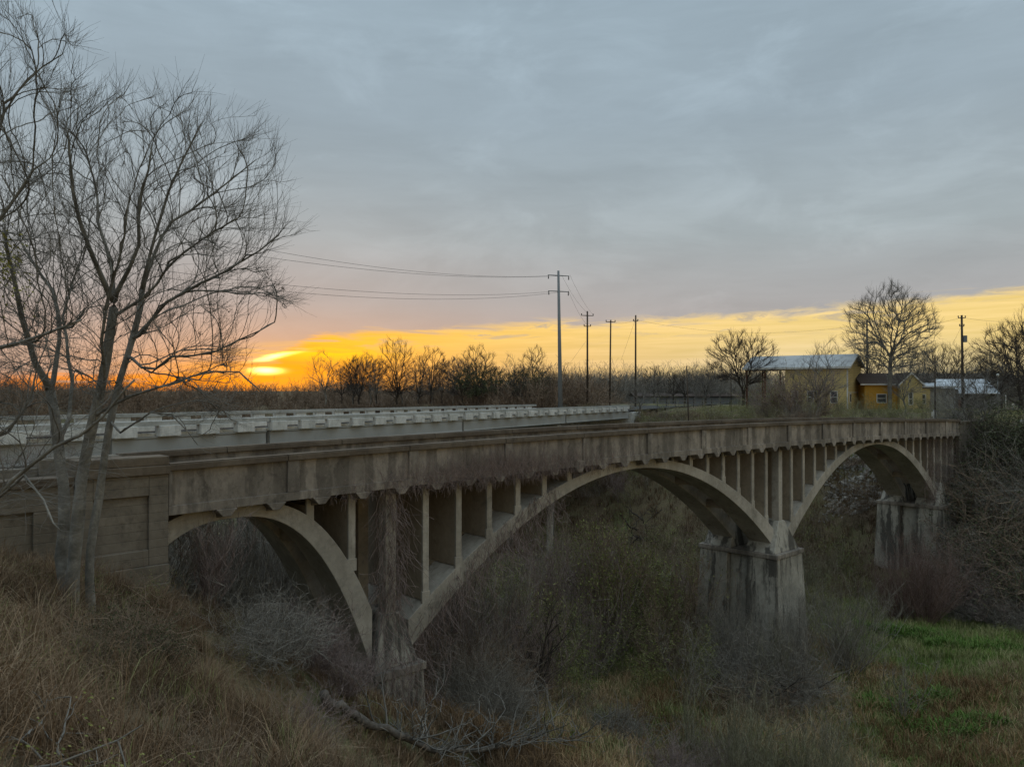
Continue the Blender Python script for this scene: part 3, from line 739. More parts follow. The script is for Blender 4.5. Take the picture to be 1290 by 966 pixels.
    for k, a, b_ in (('A1', .075, .025), ('A2', .055, .018), ('A3', .05, .018), ('A4', .03, .015), ('B1', .062, .012), ('B2', .045, .01), ('B3', .05, .01), ('B4', .045, .01), ('C1', .045, .009), ('C2', .042, .01), ('C3', .042, .009), ('C4', .034, .008), ('C5', .034, .008), ('D1', .032, .008), ('D2', .026, .008)):
        path(k, a, b_)
    tr = m.build('trunk', M_pbark, root)
    for p_ in tr.data.polygons: p_.use_smooth = True
    off = np.array([base[0], Y0, zb])
    allS = [s_ for s_ in (big, small) if s_ is not None]
    S = np.concatenate(allS); S[:, :3] -= off; S[:, 3:6] -= off; S[:, 6:8] = np.minimum(S[:, 6:8], .018)
    # seed clusters hanging in the crown
    rg2 = np.random.default_rng(8); idx = rg2.integers(0, len(small), 500); Pp = small[idx, 3:6]-off
    keep = rg2.integers(0, 500, 60); cl = []
    for i in keep:
        for _k in range(14): cl.append([*(Pp[i]+rg2.normal(0, .028, 3)), .016, *rg2.normal(0, 1, 3), rg2.uniform(0, 1)])
    me = veg_mesh('crown', S, 3, np.array(cl)); link_mesh('crown', me, [M_bark, M_dead], root)
front_tree()

# tree leaning in from the left edge of the view
def edge_tree():
    Y0 = 11.5; bx = px(-75, 720, Y0); zb = gz(bx[0], Y0); rg = np.random.default_rng(21); W3 = lambda x, y, o=0.0: px(x, y, Y0+o); nodes = []
    off = np.array([bx[0], Y0, zb])
    T = polyline_nodes(nodes, [(bx[0], Y0, zb-.3), W3(-80, 620), W3(-72, 500), W3(-60, 400, .2), W3(-50, 300, .3), W3(-40, 200, .5), W3(-20, 120, .6)], -1, rg=rg)
    near = lambda y: min(T, key=lambda i: abs(492-nodes[i][0][2]/nodes[i][0][1]*F-y))
    L = {}
    L['a'] = polyline_nodes(nodes, [W3(-30, 445, -.2), W3(0, 438, -.3), W3(45, 428, -.5), W3(72, 415, -.6), W3(100, 402, -.7)], near(470), rg=rg)
    L['b'] = polyline_nodes(nodes, [W3(-20, 650, -.5), W3(8, 612, -.6), W3(35, 590, -.7), W3(72, 562, -.9), W3(110, 543, -1.1), W3(140, 515, -1.2), W3(170, 478, -1.3)], near(690), rg=rg)
    L['c'] = polyline_nodes(nodes, [W3(-20, 300, .2), W3(10, 260, .2), W3(40, 215, .2), W3(60, 200, .3)], near(350), rg=rg)
    L['d'] = polyline_nodes(nodes, [W3(-15, 200, .5), W3(5, 130, .5), W3(40, 90, .5), W3(75, 68, .4)], near(260), rg=rg)
    L['e'] = polyline_nodes(nodes, [W3(-25, 560, .8), W3(10, 545, 1.0), W3(40, 500, 1.1), W3(46, 470, 1.0)], near(600), rg=rg)
    L['f'] = polyline_nodes(nodes, [W3(30, 600, -1.0), W3(55, 628, -1.2), W3(62, 650, -1.3), W3(75, 668, -1.4)], L['b'][4], rg=rg)
    poly = [(-260, -60), (-60, -60), (-5, 22), (20, 28), (55, 62), (96, 62), (78, 110), (84, 150), (60, 190), (82, 230), (60, 300), (92, 330), (98, 400), (60, 470), (50, 520), (0, 540), (-260, 540)]
    att = []
    while len(att) < 1900:
        x, y = rg.uniform(-260, 110), rg.uniform(-60, 560)
        if in_poly(x, y, poly): att.append(W3(x, y, rg.uniform(-2.0, 2.4)))
    for _ in range(260):
        att.append(W3(rg.uniform(-40, 120), rg.uniform(480, 640), rg.uniform(-1.2, 1.2)))
    P, par = colonize(nodes, np.array(att), D=.15, infl=1.4, kill=.28, iters=70, seed=9, trop=(0, 0, .10), centre=np.array(W3(-80, 560, 0)), outw=.8, inert=1.0, jit=.2)
    big, small = tree_segments(P, par, tip=.0032, ex=2.05, twigs=2, twl=.5, seed=16, centre=np.array(W3(-80, 560, 0)))
    root = empty('bare_tree', tuple(off), label='bare tree at the left edge whose branches and few yellow leaves reach into the view', cat='tree')
    m = MB()
    def path(ids, r0, r1):
        ids = ids[::3]+[ids[-1]]; q0 = nodes[ids[0]][1]; ids = ([q0] if q0 >= 0 else [])+ids; pts = [nodes[i][0]-off for i in ids]; n = len(pts); m.tube(pts, [r0+(r1-r0)*(i/(n-1))**.8 for i in range(n)], 10)
    path(T, .16, .025)
    for k, a, b_ in (('a', .042, .014), ('b', .05, .012), ('c', .035, .01), ('d', .032, .007), ('e', .036, .01), ('f', .028, .008)): path(L[k], a, b_)
    tr = m.build('trunk', M_pbark, root)
    for p_ in tr.data.polygons: p_.use_smooth = True
    S = np.concatenate([x for x in (big, small) if x is not None]); S[:, :3] -= off; S[:, 3:6] -= off; S[:, 6:8] = np.minimum(S[:, 6:8], .03)
    lf = []
    for _ in range(170):
        x, y = rg.normal(8, 14), rg.normal(325, 24); q = np.array(W3(x, y, rg.uniform(-1, 1)))-off
        lf.append([*q, rg.uniform(.02, .045), *rg.normal(0, 1, 3), rg.uniform(0, 1)])
    for _ in range(60):
        x, y = rg.normal(30, 14), rg.normal(365, 16); q = np.array(W3(x, y, rg.uniform(-1, 1)))-off
        lf.append([*q, rg.uniform(.02, .035), *rg.normal(0, 1, 3), rg.uniform(0, 1)])
    link_mesh('crown', veg_mesh('crown', S, 3, np.array(lf)), [M_bark, M_leafy], root)
edge_tree()

# ------------------------------------------------------------------ far trees
def tree_template(seed, h=10., crown=(4.5, 4.5, 4.2), cz=.62, n=900, trunk=.28, tip=.012, fork=.3, D=.42, twl=.9, nl=5, twigs=2, low=.0, leaves=0):
    rg = np.random.default_rng(seed); nodes = []
    fz = h*fork
    T = polyline_nodes(nodes, [(0, 0, -.3), (rg.normal(0, .08), rg.normal(0, .08), fz*.5), (rg.normal(0, .15), rg.normal(0, .15), fz)], -1, D, rg, .02)
    for i in range(nl):
        a = 6.283*i/nl+rg.uniform(-.4, .4); k = rg.uniform(.25, .6)
        p1 = (math.cos(a)*crown[0]*k*.45, math.sin(a)*crown[1]*k*.45, fz+(h-fz)*.25); p2 = (math.cos(a)*crown[0]*k, math.sin(a)*crown[1]*k, fz+(h-fz)*rg.uniform(.5, .75))
        polyline_nodes(nodes, [p1, p2], T[-1], D, rg, .05)
    att = []
    while len(att) < n:
        v = rg.uniform(-1, 1, 3)
        if np.linalg.norm(v) > 1 or np.linalg.norm(v) < .35*rg.uniform(): continue
        p = v*np.array(crown)+np.array([0, 0, h*cz])
        if p[2] > low+fz*.6: att.append(p)
    P, par = colonize(nodes, np.array(att), D=D, infl=3.0, kill=.55, iters=60, seed=seed+1, trop=(0, 0, .14), centre=np.array([0, 0, fz*.5]), outw=.9, inert=1.0, jit=.24)
    big, small = tree_segments(P, par, tip=tip, ex=2.2, twigs=twigs, twl=twl, seed=seed+2, centre=np.array([0, 0, fz*.5]))
    # split trunk / crown by height of fork
    S = np.concatenate([x for x in (big, small) if x is not None]); mx = S[:, 6].max(); S[:, 6:8] = np.where(S[:, 6:8] > .05, .05+(S[:, 6:8]-.05)*(trunk-.05)/max(mx-.05, .01), S[:, 6:8])
    isT = (S[:, 2] < fz*.98) & (S[:, 6] > trunk*.5); tr = S[isT]; cr = S[~isT]
    lf = None
    if leaves:
        T2 = small[rg.integers(0, len(small), leaves), 3:6]+rg.normal(0, .12, (leaves, 3)); lf = np.concatenate([T2, rg.uniform(.05, .12, (leaves, 1)), rg.normal(0, 1, (leaves, 3)), rg.uniform(0, 1, (leaves, 1))], 1)
    return tr, cr, lf
def make_tree_kind(nm, matw, matl=None, **kw):
    tr, cr, lf = tree_template(**kw)
    mt = veg_mesh('trunk', None, 3, None, tr); mc = veg_mesh('crown', cr, 3, lf)
    mt.materials.append(matw); mc.materials.append(matw)
    if matl: mc.materials.append(matl)
    return mt, mc, kw.get('h', 10.)
def place_tree(kind, name, x, yb, Y, hgt, label, group=None, wide=1.0, rz=None, ztop_y=None):
    mt, mc, h0 = kind; X = (x-645)/F*Y; z = gz(X, Y) if yb is None else (492-yb)/F*Y
    k = hgt/h0; r = empty(name, (X, Y, z), RNG.uniform(0, 6.28) if rz is None else rz, label=label, cat='tree', group=group); r.scale = (k*wide, k*wide, k)
    link_mesh('trunk', mt, None, r); link_mesh('crown', mc, None, r); return r
K_wide = make_tree_kind('w', M_bark, seed=31, h=15., crown=(7.8, 7.0, 5.6), cz=.62, n=1150, trunk=.36, tip=.016, fork=.42, D=.5, twl=1.1, nl=6)
K_oak = make_tree_kind('o', M_dbark, seed=41, h=9., crown=(4.4, 4.2, 3.6), cz=.58, n=1250, trunk=.2, tip=.013, fork=.10, D=.4, twl=.8, nl=6, twigs=3)
K_up = make_tree_kind('u', M_dbark, seed=51, h=10., crown=(3.0, 3.0, 4.8), cz=.52, n=1300, trunk=.18, tip=.013, fork=.12, D=.42, twl=.9, nl=4)
K_thin = make_tree_kind('t', M_bark, seed=61, h=8., crown=(2.4, 2.4, 3.4), cz=.56, n=420, trunk=.12, tip=.010, fork=.2, D=.4, twl=.9, nl=4)
K_gnarl = make_tree_kind('g', M_dbark, seed=71, h=10., crown=(3.6, 3.0, 4.2), cz=.58, n=420, trunk=.2, tip=.015, fork=.18, D=.5, twl=.8, nl=4)
K_dark = make_tree_kind('d', M_dbark, M_leafd, seed=81, h=7., crown=(3.2, 3.2, 3.0), cz=.52, n=800, trunk=.2, tip=.012, fork=.15, D=.4, twl=.6, nl=6, leaves=9000)

place_tree(K_wide, 'bare_tree', 1121, 514, 97, 15.0, 'tall spreading bare tree rising behind the yellow houses', wide=.74, rz=1.1)
place_tree(K_oak, 'bare_tree', 936, 508, 104, 9.6, 'dense round-headed bare tree by the open carport end of the yellow house', wide=1.02)
G1 = 'bare trees on the skyline beyond the newer bridge'
place_tree(K_oak, 'bare_tree', 452, 507, 120, 7.2, 'bushy bare tree nearest to the sunset on the skyline', G1)
place_tree(K_up, 'bare_tree', 500, 507, 118, 9.7, 'tallest upright bare tree between the sunset and the dark evergreens', G1)
place_tree(K_gnarl, 'bare_tree', 474, 507, 126, 7.0, 'bare tree just left of the tallest upright skyline tree', G1)
place_tree(K_gnarl, 'bare_tree', 543, 507, 122, 8.3, 'open-crowned bare tree between the tallest skyline tree and the first evergreen', G1)
for i in range(22):
    xx = 415+13.2*i+RNG.normal(0, 5); place_tree((K_thin, K_gnarl, K_thin, K_up, K_thin)[i % 5], 'bare_tree', xx, 507, RNG.uniform(110, 128), RNG.uniform(4.2, 7.4), 'small bare tree among the scrub of the skyline', 'small bare trees in the skyline scrub', wide=RNG.uniform(.8, 1.5))
for i in range(9):
    xx = 812+11*i+RNG.normal(0, 4); place_tree((K_thin, K_gnarl)[i % 2], 'bare_tree', xx, 507, RNG.uniform(118, 145), RNG.uniform(4.5, 6.5), 'small bare tree before the far grey wood behind the leaning post', 'small bare trees before the far grey wood', wide=RNG.uniform(.8, 1.4))
place_tree(K_wide, 'bare_tree', 572, 507, 125, 7.0, 'low wide bare tree just left of the left evergreen', G1)
place_tree(K_thin, 'bare_tree', 527, 507, 116, 6.2, 'thin low bare tree right of the tallest skyline tree', G1)
place_tree(K_gnarl, 'bare_tree', 603, 506, 119, 8.4, 'dark gnarled bare crown rising out of the left evergreen', G1)
place_tree(K_dark, 'evergreen_tree', 602, 507, 114, 5.6, 'dark rounded evergreen left of the ruined wall', 'dark evergreens beyond the newer bridge', wide=1.3)
place_tree(K_dark, 'evergreen_tree', 668, 507, 116, 5.2, 'dark evergreen just left of the tall steel pole', 'dark evergreens beyond the newer bridge', wide=1.3)
place_tree(K_gnarl, 'bare_tree', 672, 507, 121, 8.4, 'crooked bare tree with a hooked top left of the tall steel pole', G1, wide=.8)
place_tree(K_thin, 'bare_tree', 645, 507, 119, 6.9, 'slim bare tree between the two dark evergreens', G1)
G2 = 'bare trees behind the yellow houses'
for (x, Y, hh, kd, lb) in ((1098, 104, 9.0, K_up, 'bare tree close behind the gable of the tall yellow house'), (1160, 106, 9.5, K_thin, 'slim pale bare tree over the orange wing roof'), (1042, 112, 9.2, K_thin, 'thin bare tree showing above the ridge of the yellow house'), (1195, 118, 9.5, K_oak, 'low bare tree left of the right-hand wooden pole'), (1240, 120, 8.0, K_up, 'bare tree right of the right-hand wooden pole'), (1285, 92, 10.0, K_oak, 'bushy bare tree at the right edge of the view'), (1262, 105, 8.4, K_gnarl, 'crooked bare tree just left of the right edge tree'), (1304, 84, 11.0, K_up, 'tall dark bare tree cut by the right edge')):
    place_tree(kd, 'bare_tree', x, 512, Y, hh, lb, G2)
place_tree(K_thin, 'bare_tree', 1140, 520, 86, 6.6, 'small pale bare tree in front of the pale gable bay', G2, wide=1.1)
place_tree(K_thin, 'bare_tree', 1030, 520, 88, 7.2, 'bare multi-stemmed tree in front of the yellow house wall', G2, wide=1.25)
place_tree(K_thin, 'bare_tree', 888, 514, 108, 5.4, 'thin bare sapling between the leaning post and the carport', G2)
place_tree(K_thin, 'bare_tree', 1205, 545, 74, 5.2, 'small bare tree at the right end of the old bridge', G2, wide=1.5)
place_tree(K_thin, 'bare_tree', 1216, 552, 70, 5.8, 'tangled bare tree just beyond the old bridge end', G2, wide=1.3)
place_tree(K_thin, 'bare_tree', 1238, 552, 73, 7.4, 'bare tree with pale twigs on the bank right of the old bridge', G2, wide=1.3)
place_tree(K_oak, 'bare_tree', 1325, 552, 70, 8.0, 'dense bare tree on the right bank cut by the right edge', G2, wide=1.0)
place_tree(K_thin, 'bare_tree', 806, 524, 84, 4.4, 'low bare tree at the end of the newer bridge rail', None, wide=1.4)

# ------------------------------------------------------------------ shrub templates
TB = {}
def tmpl(key, S, LV, wood, leaf=None):
    me = veg_mesh('shrub', S, 3, LV); me.materials.append(wood)
    if leaf: me.materials.append(leaf)
    TB[key] = (me, S, LV, wood, leaf)
tmpl('willow', *bush(101, 1, .5, 110, 3, 1, lean=.62, up=.7, r=.0028, wob=.30), M_twr)
tmpl('bramble', *dome(120, 800, .85, .0026, 3), M_twg)
tmpl('pale', *bush(102, 1, .5, 60, 3, 1, lean=.75, up=.7, r=.0035, wob=.40), M_twg)
tmpl('tall', *bush(103, 1, .3, 16, 4, 2, lean=.34, up=.5, r=.008, wob=.45), M_twb)
tmpl('purple', *bush(104, 1, .5, 60, 3, 1, lean=.8, up=.4, r=.005, wob=.55), M_twp)
tmpl('tangle', *dome(105, 420, .8, .004, 3), M_twg)
tmpl('tangleb', *dome(106, 300, .8, .0055, 3), M_twb)
tmpl('green', *bush(107, 1, .4, 30, 4, 1, lean=.5, up=.4, r=.006, leaves=3800, leafsize=.013, wob=.5), M_twb, M_leafg)
tmpl('olive', *bush(108, 1, .4, 44, 3, 1, lean=.7, up=.4, r=.006, leaves=1500, leafsize=.012, wob=.5), M_twb, M_leafg)
tmpl('dark', *dome(109, 260, .85, .006, 2, leaves=15000, leafsize=.0105), M_twb, M_leafd)
tmpl('yellow', *dome(110, 160, .9, .006, 2, leaves=2600, leafsize=.03), M_twb, M_leafy)
LOD = {'tallb': bush(201, 1, .3, 16, 3, 0, lean=.3, up=.5, r=.008, wob=.5), 'purple': bush(202, 1, .5, 24, 3, 0, lean=.8, up=.4, r=.007, wob=.55),
       'tangle': dome(203, 110, .8, .008, 2), 'tangleb': dome(204, 110, .8, .008, 2), 'pale': bush(205, 1, .5, 22, 3, 0, lean=.75, up=.7, r=.008, wob=.4),
       'olive': bush(206, 1, .4, 16, 3, 0, lean=.7, up=.4, r=.008, leaves=700, leafsize=.016, wob=.5), 'green': bush(207, 1, .4, 14, 3, 0, lean=.5, up=.4, r=.008, leaves=1300, leafsize=.017, wob=.5),
       'dark': dome(208, 70, .85, .008, 2, leaves=4200, leafsize=.017), 'tall': bush(209, 1, .3, 8, 3, 1, lean=.34, up=.5, r=.009, wob=.45), 'sapling': bush(210, 1, .3, 5, 3, 1, lean=.25, up=.5, r=.008, wob=.4)}
tmpl('sapling', *bush(111, 1, .3, 6, 3, 2, lean=.25, up=.5, r=.007, wob=.4), M_twg)
tmpl('arching', *bush(112, 1, .4, 9, 2, 1, lean=.5, up=-.2, r=.012, wob=.35, base=.06), M_dbark)
tmpl('tallb', *bush(113, 1, .3, 20, 4, 1, lean=.3, up=.5, r=.006, wob=.5), M_twp)
def shrub(key, x, Y, hgt, label, wide=1.0, group=None, name='shrub', cat='shrub', dz=0.0):
    X = (x-645)/F*Y; z = gz(X, Y)+dz; o = bpy.data.objects.new(name, TB[key][0]); COL.objects.link(o)
    o.location = (X, Y, z); o.scale = (hgt*wide, hgt*wide, hgt); o.rotation_euler = (0, 0, RNG.uniform(0, 6.28)); return tag(o, label, cat, group)
GS = 'bare shrubs on the valley floor and banks'
for a in (
    ('willow', 1162, 56.5, 6.6, 'large reddish willow-like shrub in front of the third pier', .85),
    ('willow', 1128, 57.5, 5.2, 'smaller reddish shrub left of the one before the third pier', .8),
    ('pale', 1066, 43.5, 5.4, 'tall pale fan-shaped bare shrub left of the green grass', .85),
    ('bramble', 962, 41.5, 5.0, 'big round grey tangled shrub in front of the middle pier', 1.0),
    ('tangleb', 945, 39.0, 2.6, 'dark broken brush heap at the foot of the round grey shrub', 1.5),
    ('sapling', 1012, 39.5, 5.2, 'slender upright sapling just right of the middle pier', .8),
    ('sapling', 1137, 38, 3.8, 'thin sapling standing at the left side of the green grass', .8),
    ('sapling', 868, 38, 4.4, 'thin sapling left of the round grey shrub', .9),
    ('sapling', 1045, 34, 3.0, 'short sapling low in the lower right foreground', .9),
    ('arching', 668, 35.5, 4.6, 'clump of dark arching stems in the middle of the valley floor', .8),
    ('pale', 925, 43.5, 4.8, 'pale twiggy shrub before the left half of the middle pier', .7),
    ('pale', 1003, 43.5, 4.6, 'pale twiggy shrub before the right corner of the middle pier', .6),
    ('tallb', 690, 50, 8.0, 'tall bare brush behind the middle arch near its left foot', .55),
    ('tallb', 676, 37.0, 5.0, 'bare purplish shrub behind the dark arching stems', .7),
    ('bramble', 600, 30.0, 5.0, 'dark twiggy mound right of the first pier', .62),
    ('tangleb', 612, 33.0, 4.2, 'low brown tangle behind the dark mound by the first pier', .8),
    ('green', 775, 49, 8.0, 'tall yellow-green leafy shrub under the middle arch', .55),
    ('green', 752, 53, 7.0, 'leafy green shrub left of the tallest green one under the middle arch', .6),
    ('green', 812, 51, 6.2, 'dull green leafy shrub just right of the tall yellow-green one', .75),
    ('olive', 858, 47, 6.4, 'olive leafy shrub left of the middle pier', .8),
    ('olive', 835, 44, 4.0, 'low olive shrub in front of the leafy ones under the middle arch', 1.0),
    ('green', 690, 47, 4.8, 'low green leafy shrub behind the arching stems', .9),
    ('purple', 905, 31.5, 1.7, 'purplish grey bare shrub at the bottom edge right of centre', 1.5),
    ('purple', 850, 29.5, 1.8, 'grey bare shrub at the bottom edge beside the fallen branches', 1.5),
    ('olive', 1000, 31.5, 1.6, 'low olive shrub at the bottom edge below the middle pier', 1.4),
    ('tangle', 770, 34.0, 2.3, 'pale grey tangle on the grass above the fallen branches', 1.0),
    ('purple', 1250, 56, 3.4, 'grey scrub beyond the green grass near the right edge', 1.2),
    ('tangle', 1282, 55, 3.6, 'grey tangled scrub beyond the grass at the right edge', 1.1),
    ('tangle', 1215, 58, 3.2, 'grey tangled scrub just right of the large reddish shrub', 1.2),
    ('dark', 1262, 62, 8.6, 'large dark evergreen shrub on the right bank', .9),
    ('dark', 1232, 66, 7.0, 'dark evergreen shrub between the third pier and the largest one', .9),
    ('dark', 1300, 58, 8.5, 'dark evergreen shrub cut by the right edge', .9),
    ('bramble', 1240, 60, 7.4, 'tall grey bramble over the dark shrubs of the right bank', .8),
    ('bramble', 1285, 64, 8.0, 'tall grey bramble at the right edge below the road end', .9),
    ('yellow', 1212, 67.5, 2.8, 'bright yellow-green bush beside the right end of the old bridge', .8),
    ('yellow', 1268, 68, 2.3, 'smaller yellow-green bush on the right bank below the road end', .9),
    ('dark', 1228, 72, 3.4, 'dark bush at the road end right of the old bridge', .9),
    ('olive', 988, 87, 5.6, 'olive green shrub in front of the carport end of the yellow house', 1.0),
    ('tangleb', 1014, 89, 4.4, 'tall bare brown shrub against the long wall of the yellow house', .9),
    ('purple', 968, 89, 3.0, 'bare shrub below the open carport', 1.0),
    ('purple', 836, 86, 3.2, 'round grey-brown shrub on the far bank beyond the newer bridge rail', 1.2),
    ('purple', 868, 84, 2.7, 'grey-brown shrub at the foot of the leaning post', 1.2),
    ('tallb', 1034, 88, 6.2, 'tall upright bare shrub before the middle of the yellow house wall', .8),
    ('tallb', 1000, 86, 5.4, 'tall bare brown shrub before the left part of the yellow house wall', .8),
    ('tallb', 780, 86, 3.8, 'tall grey shrub at the very end of the newer bridge', .8),
    ('tangle', 1205, 76, 2.6, 'grey tangle between the old bridge end and the road', 1.2),
    ('dark', 161, 10.6, 1.5, 'dull green feathery bush in the dry grass below the tree', .75),
    ('dark', 118, 9.4, .8, 'low dark green bush left of the feathery one', .8),
    ('tangle', 5, 25, 3.4, 'dark tangled brush at the left edge behind the wing wall', .8),
    ('tallb', 34, 26.5, 3.4, 'upright bare brush behind the wing wall left of the trunks', .7),
    ('purple', 436, 21.5, 1.7, 'grey bare shrub left of the first pier above the log', 1.1),
    ('purple', 372, 13.6, 1.4, 'grey shrub in the dry grass below the first arch', 1.1),
    ('tangle', 330, 20.0, 2.2, 'grey tangle under the first arch', 1.1),
    ('purple', 400, 21.5, 2.0, 'grey bramble just left of the first pier', 1.1),
    ('tallb', 265, 22.5, 3.2, 'bare brush beside the end of the abutment', .7),
):
    nmx = {'sapling': ('sapling', 'sapling'), 'arching': ('shrub', 'shrub')}.get(a[0], ('shrub', 'shrub'))
    shrub(a[0], a[1], a[2], a[3], a[4], a[5] if len(a) > 5 else 1.0, None, nmx[0], nmx[1])

def thicket(name, label, cat, items, wood, leaf=None, rmin=0.0):
    """items: (template key, X, Y, height, width factor) merged into one uncountable mass"""
    Ss, Ls = [], []
    for (k, X, Y, hh, wd) in items:
        S, LV = LOD[k]; S2, L2 = xform(S, LV, np.array([X, Y, gz(X, Y)]), (hh*wd, hh*wd, hh), RNG.uniform(0, 6.28), 0)
        S2[:, 6:8] = np.maximum(S2[:, 6:8]*(.8 if hh < 2 else .55), rmin)
        Ss.append(S2)
        if L2 is not None: Ls.append(L2)
    me = veg_mesh(name, np.concatenate(Ss), 1, np.concatenate(Ls) if Ls else None)
    o = link_mesh(name, me, [wood]+([leaf] if leaf else [])); return tag(o, label, cat, None, 'stuff')
GP = [(1185, 50, 10, 8), (1150, 40, 6, 6), (1240, 44, 6, 5), (1150, 35, 6, 4), (790, 37, 4, 3.6), (700, 44, 3, 3), (1000, 37, 5, 3.5), (760, 50, 4, 4), (1060, 34, 5, 4), (890, 36, 4, 3), (1090, 45, 3.5, 5)]
OPEN = [(690, 34, 5.0, 7), (770, 40, 4.5, 7), (620, 27, 3.5, 4.5), (740, 30, 4.5, 5)]
def spots(n, t0, t1, w0, w1, keys, h0, h1, wd=(.6, 1.0), avoid=True, open_grass=False):
    out = []
    while len(out) < n:
        t, w = RNG.uniform(t0, t1), RNG.uniform(w0, w1); X, Y = xy(t, w)
        if avoid and any(abs(t-p) < 2.6 and -1 < w < 6 for p in PT): continue
        if Y < 50 and w < 3 and any(((X-(x-645)/F*Yc)/rx)**2+((Y-Yc)/ry)**2 < 1 for (x, Yc, rx, ry) in OPEN): continue
        if open_grass and Y < 57 and (X/Y > .475 or any(((X-(x-645)/F*Yc)/rx)**2+((Y-Yc)/ry)**2 < 1 for (x, Yc, rx, ry) in GP)): continue
        s_ = (X-N0[0])*DN[0]+(Y-N0[1])*DN[1]; q = -(X-N0[0])*DN[1]+(Y-N0[1])*DN[0]
        hh = RNG.uniform(h0, h1)
        if -1 < w < BW+1 and avoid: hh = min(hh, 3.0)
        zlim = -2.4-gz(X, Y)-1.2
        if -1.5 < q < NWd+1.5 and -30 < s_ < 60:
            hh = min(hh, zlim-.4)
            if hh < .6: continue
        out.append((keys[RNG.integers(0, len(keys))], X, Y, hh, RNG.uniform(*wd)))
    return out
thicket('brush_under_first_arch', 'dense grey-brown leafless brush under and behind the first arch', 'brush', spots(52, .5, 12, 3.5, 20, ['tallb', 'tangle', 'purple'], 3.0, 5.2), M_twg)
thicket('tall_brush', 'tall thin leafless stems standing between the two bridges', 'brush', [(k, X, Y, min(hh, -3.6-gz(X, Y)), wd) for (k, X, Y, hh, wd) in spots(60, 2.5, 22, 6, 13, ['tallb', 'tall', 'tallb'], 5, 8.5, (.4, .6))], M_twg)
thicket('brush_behind_bridge', 'wall of brown and purple leafless brush behind the middle span', 'brush', spots(100, 9, 40, 5.5, 30, ['tallb', 'purple', 'purple', 'tangle'], 4.0, 8.5, (.5, .8)), M_twp)
thicket('brush_by_first_pier', 'leafless brown brush crowding the foot of the first pier', 'brush', spots(18, 9.5, 20, 1.5, 6, ['tallb', 'purple', 'tangle'], 2.4, 3.8), M_twb)
thicket('green_brush', 'sparse green leafy undergrowth between the bare shrubs', 'brush', spots(70, 20, 42, 1, 24, ['olive', 'green'], 2.0, 5.5, (.6, .9)), M_two, M_leafg)
thicket('brush_under_third_arch', 'dark leafless brush beyond the middle pier', 'brush', spots(60, 40, 60, -1, 26, ['tallb', 'purple', 'olive', 'tangle'], 2.0, 5.0), M_two, M_leafg)
thicket('valley_brush', 'low leafless brush scattered over the valley floor', 'brush', spots(46, 14, 46, -14, -1, ['purple', 'tangle', 'pale', 'olive', 'olive', 'olive'], .6, 1.6, (.7, 1.2), True, True), M_two, M_leafg)
thicket('valley_saplings', 'thin leafless stems rising from the valley floor', 'brush', spots(44, 18, 44, -13, -1, ['sapling', 'tall'], 2.2, 5.0, (.5, .8), True, True), M_two)
thicket('bank_brush', 'dark evergreen and leafless brush covering the right bank', 'brush', spots(70, 57, 72, -30, -.8, ['dark', 'tangle', 'dark', 'purple'], 2.2, 4.6, (.8, 1.2)), M_two, M_leafd)
thicket('bank_top_brush', 'dark tangled brush hiding the right end of the old bridge', 'brush', [(k, X, Y, min(hh, -1.0-gz(X, Y)), wd) for (k, X, Y, hh, wd) in spots(60, 66.2, 71.5, -8, -.3, ['dark', 'olive', 'tangle', 'green'], 4.5, 8.0, (.5, .8))], M_dbark, M_leafd)
thicket('bank_brush_beyond', 'leafless brush on the right bank behind the old bridge', 'brush', spots(50, 60, 71, 9, 40, ['tangle', 'tallb', 'purple'], 1.6, 3.4), M_twg)
thicket('bank_scrub', 'brown leafless scrub below the third arch on the far bank', 'brush', spots(380, 47, 67, 5.5, 62, ['tangleb', 'purple', 'olive', 'tallb', 'tangle'], 1.3, 3.4, (.7, 1.1)), M_twb, M_leafg)
thicket('bank_edge_scrub', 'bare scrub along the bank top before the yellow houses', 'scrub', [(['tallb', 'purple', 'olive'][i % 3], (x-645)/F*Y, Y, RNG.uniform(1.2, 3.0), RNG.uniform(.7, 1.2)) for i, (x, Y) in enumerate(zip(RNG.uniform(800, 1190, 90), RNG.uniform(82, 94, 90)))], M_two, M_leafg)
thicket('far_bank_hedge', 'low green and brown scrub along the top of the far bank', 'scrub', spots(150, 65.5, 73, 9, 48, ['tangleb', 'olive', 'tangle'], .9, 1.7, (.9, 1.6)), M_twb, M_leafg)
# far wood, reads as one mass
def wood(name, label, xs, Ys, hs, n, keys, wmat, leaf=None):
    it = []
    for i in range(n):
        x = RNG.uniform(*xs); Y = RNG.uniform(*Ys); it.append((keys[RNG.integers(0, len(keys))], (x-645)/F*Y, Y, RNG.uniform(*hs), RNG.uniform(.7, 1.2)))
    thicket(name, label, 'wood', it, wmat, leaf, rmin=.018)
wood('far_wood', 'low bare wood along the skyline under the sunset', (-60, 470), (112, 165), (4.0, 6.0), 300, ['tallb', 'purple', 'tangleb'], M_twb)
wood('brush', 'brown leafless brush at the feet of the skyline trees', (425, 700), (108, 122), (4.4, 7.4), 100, ['tallb', 'purple'], M_twb)
wood('far_wood', 'distant bare wood along the skyline beyond the newer bridge', (400, 760), (118, 175), (3.6, 6.0), 220, ['tallb', 'purple', 'tangleb'], M_twb)
wood('far_wood', 'distant grey wood behind the thin poles and the fenced field', (690, 960), (150, 230), (6.0, 9.5), 200, ['tallb', 'purple'], M_twg)
wood('far_wood', 'distant grey wood behind the houses', (940, 1400), (125, 180), (5.0, 8.5), 220, ['tallb', 'purple'], M_twg)

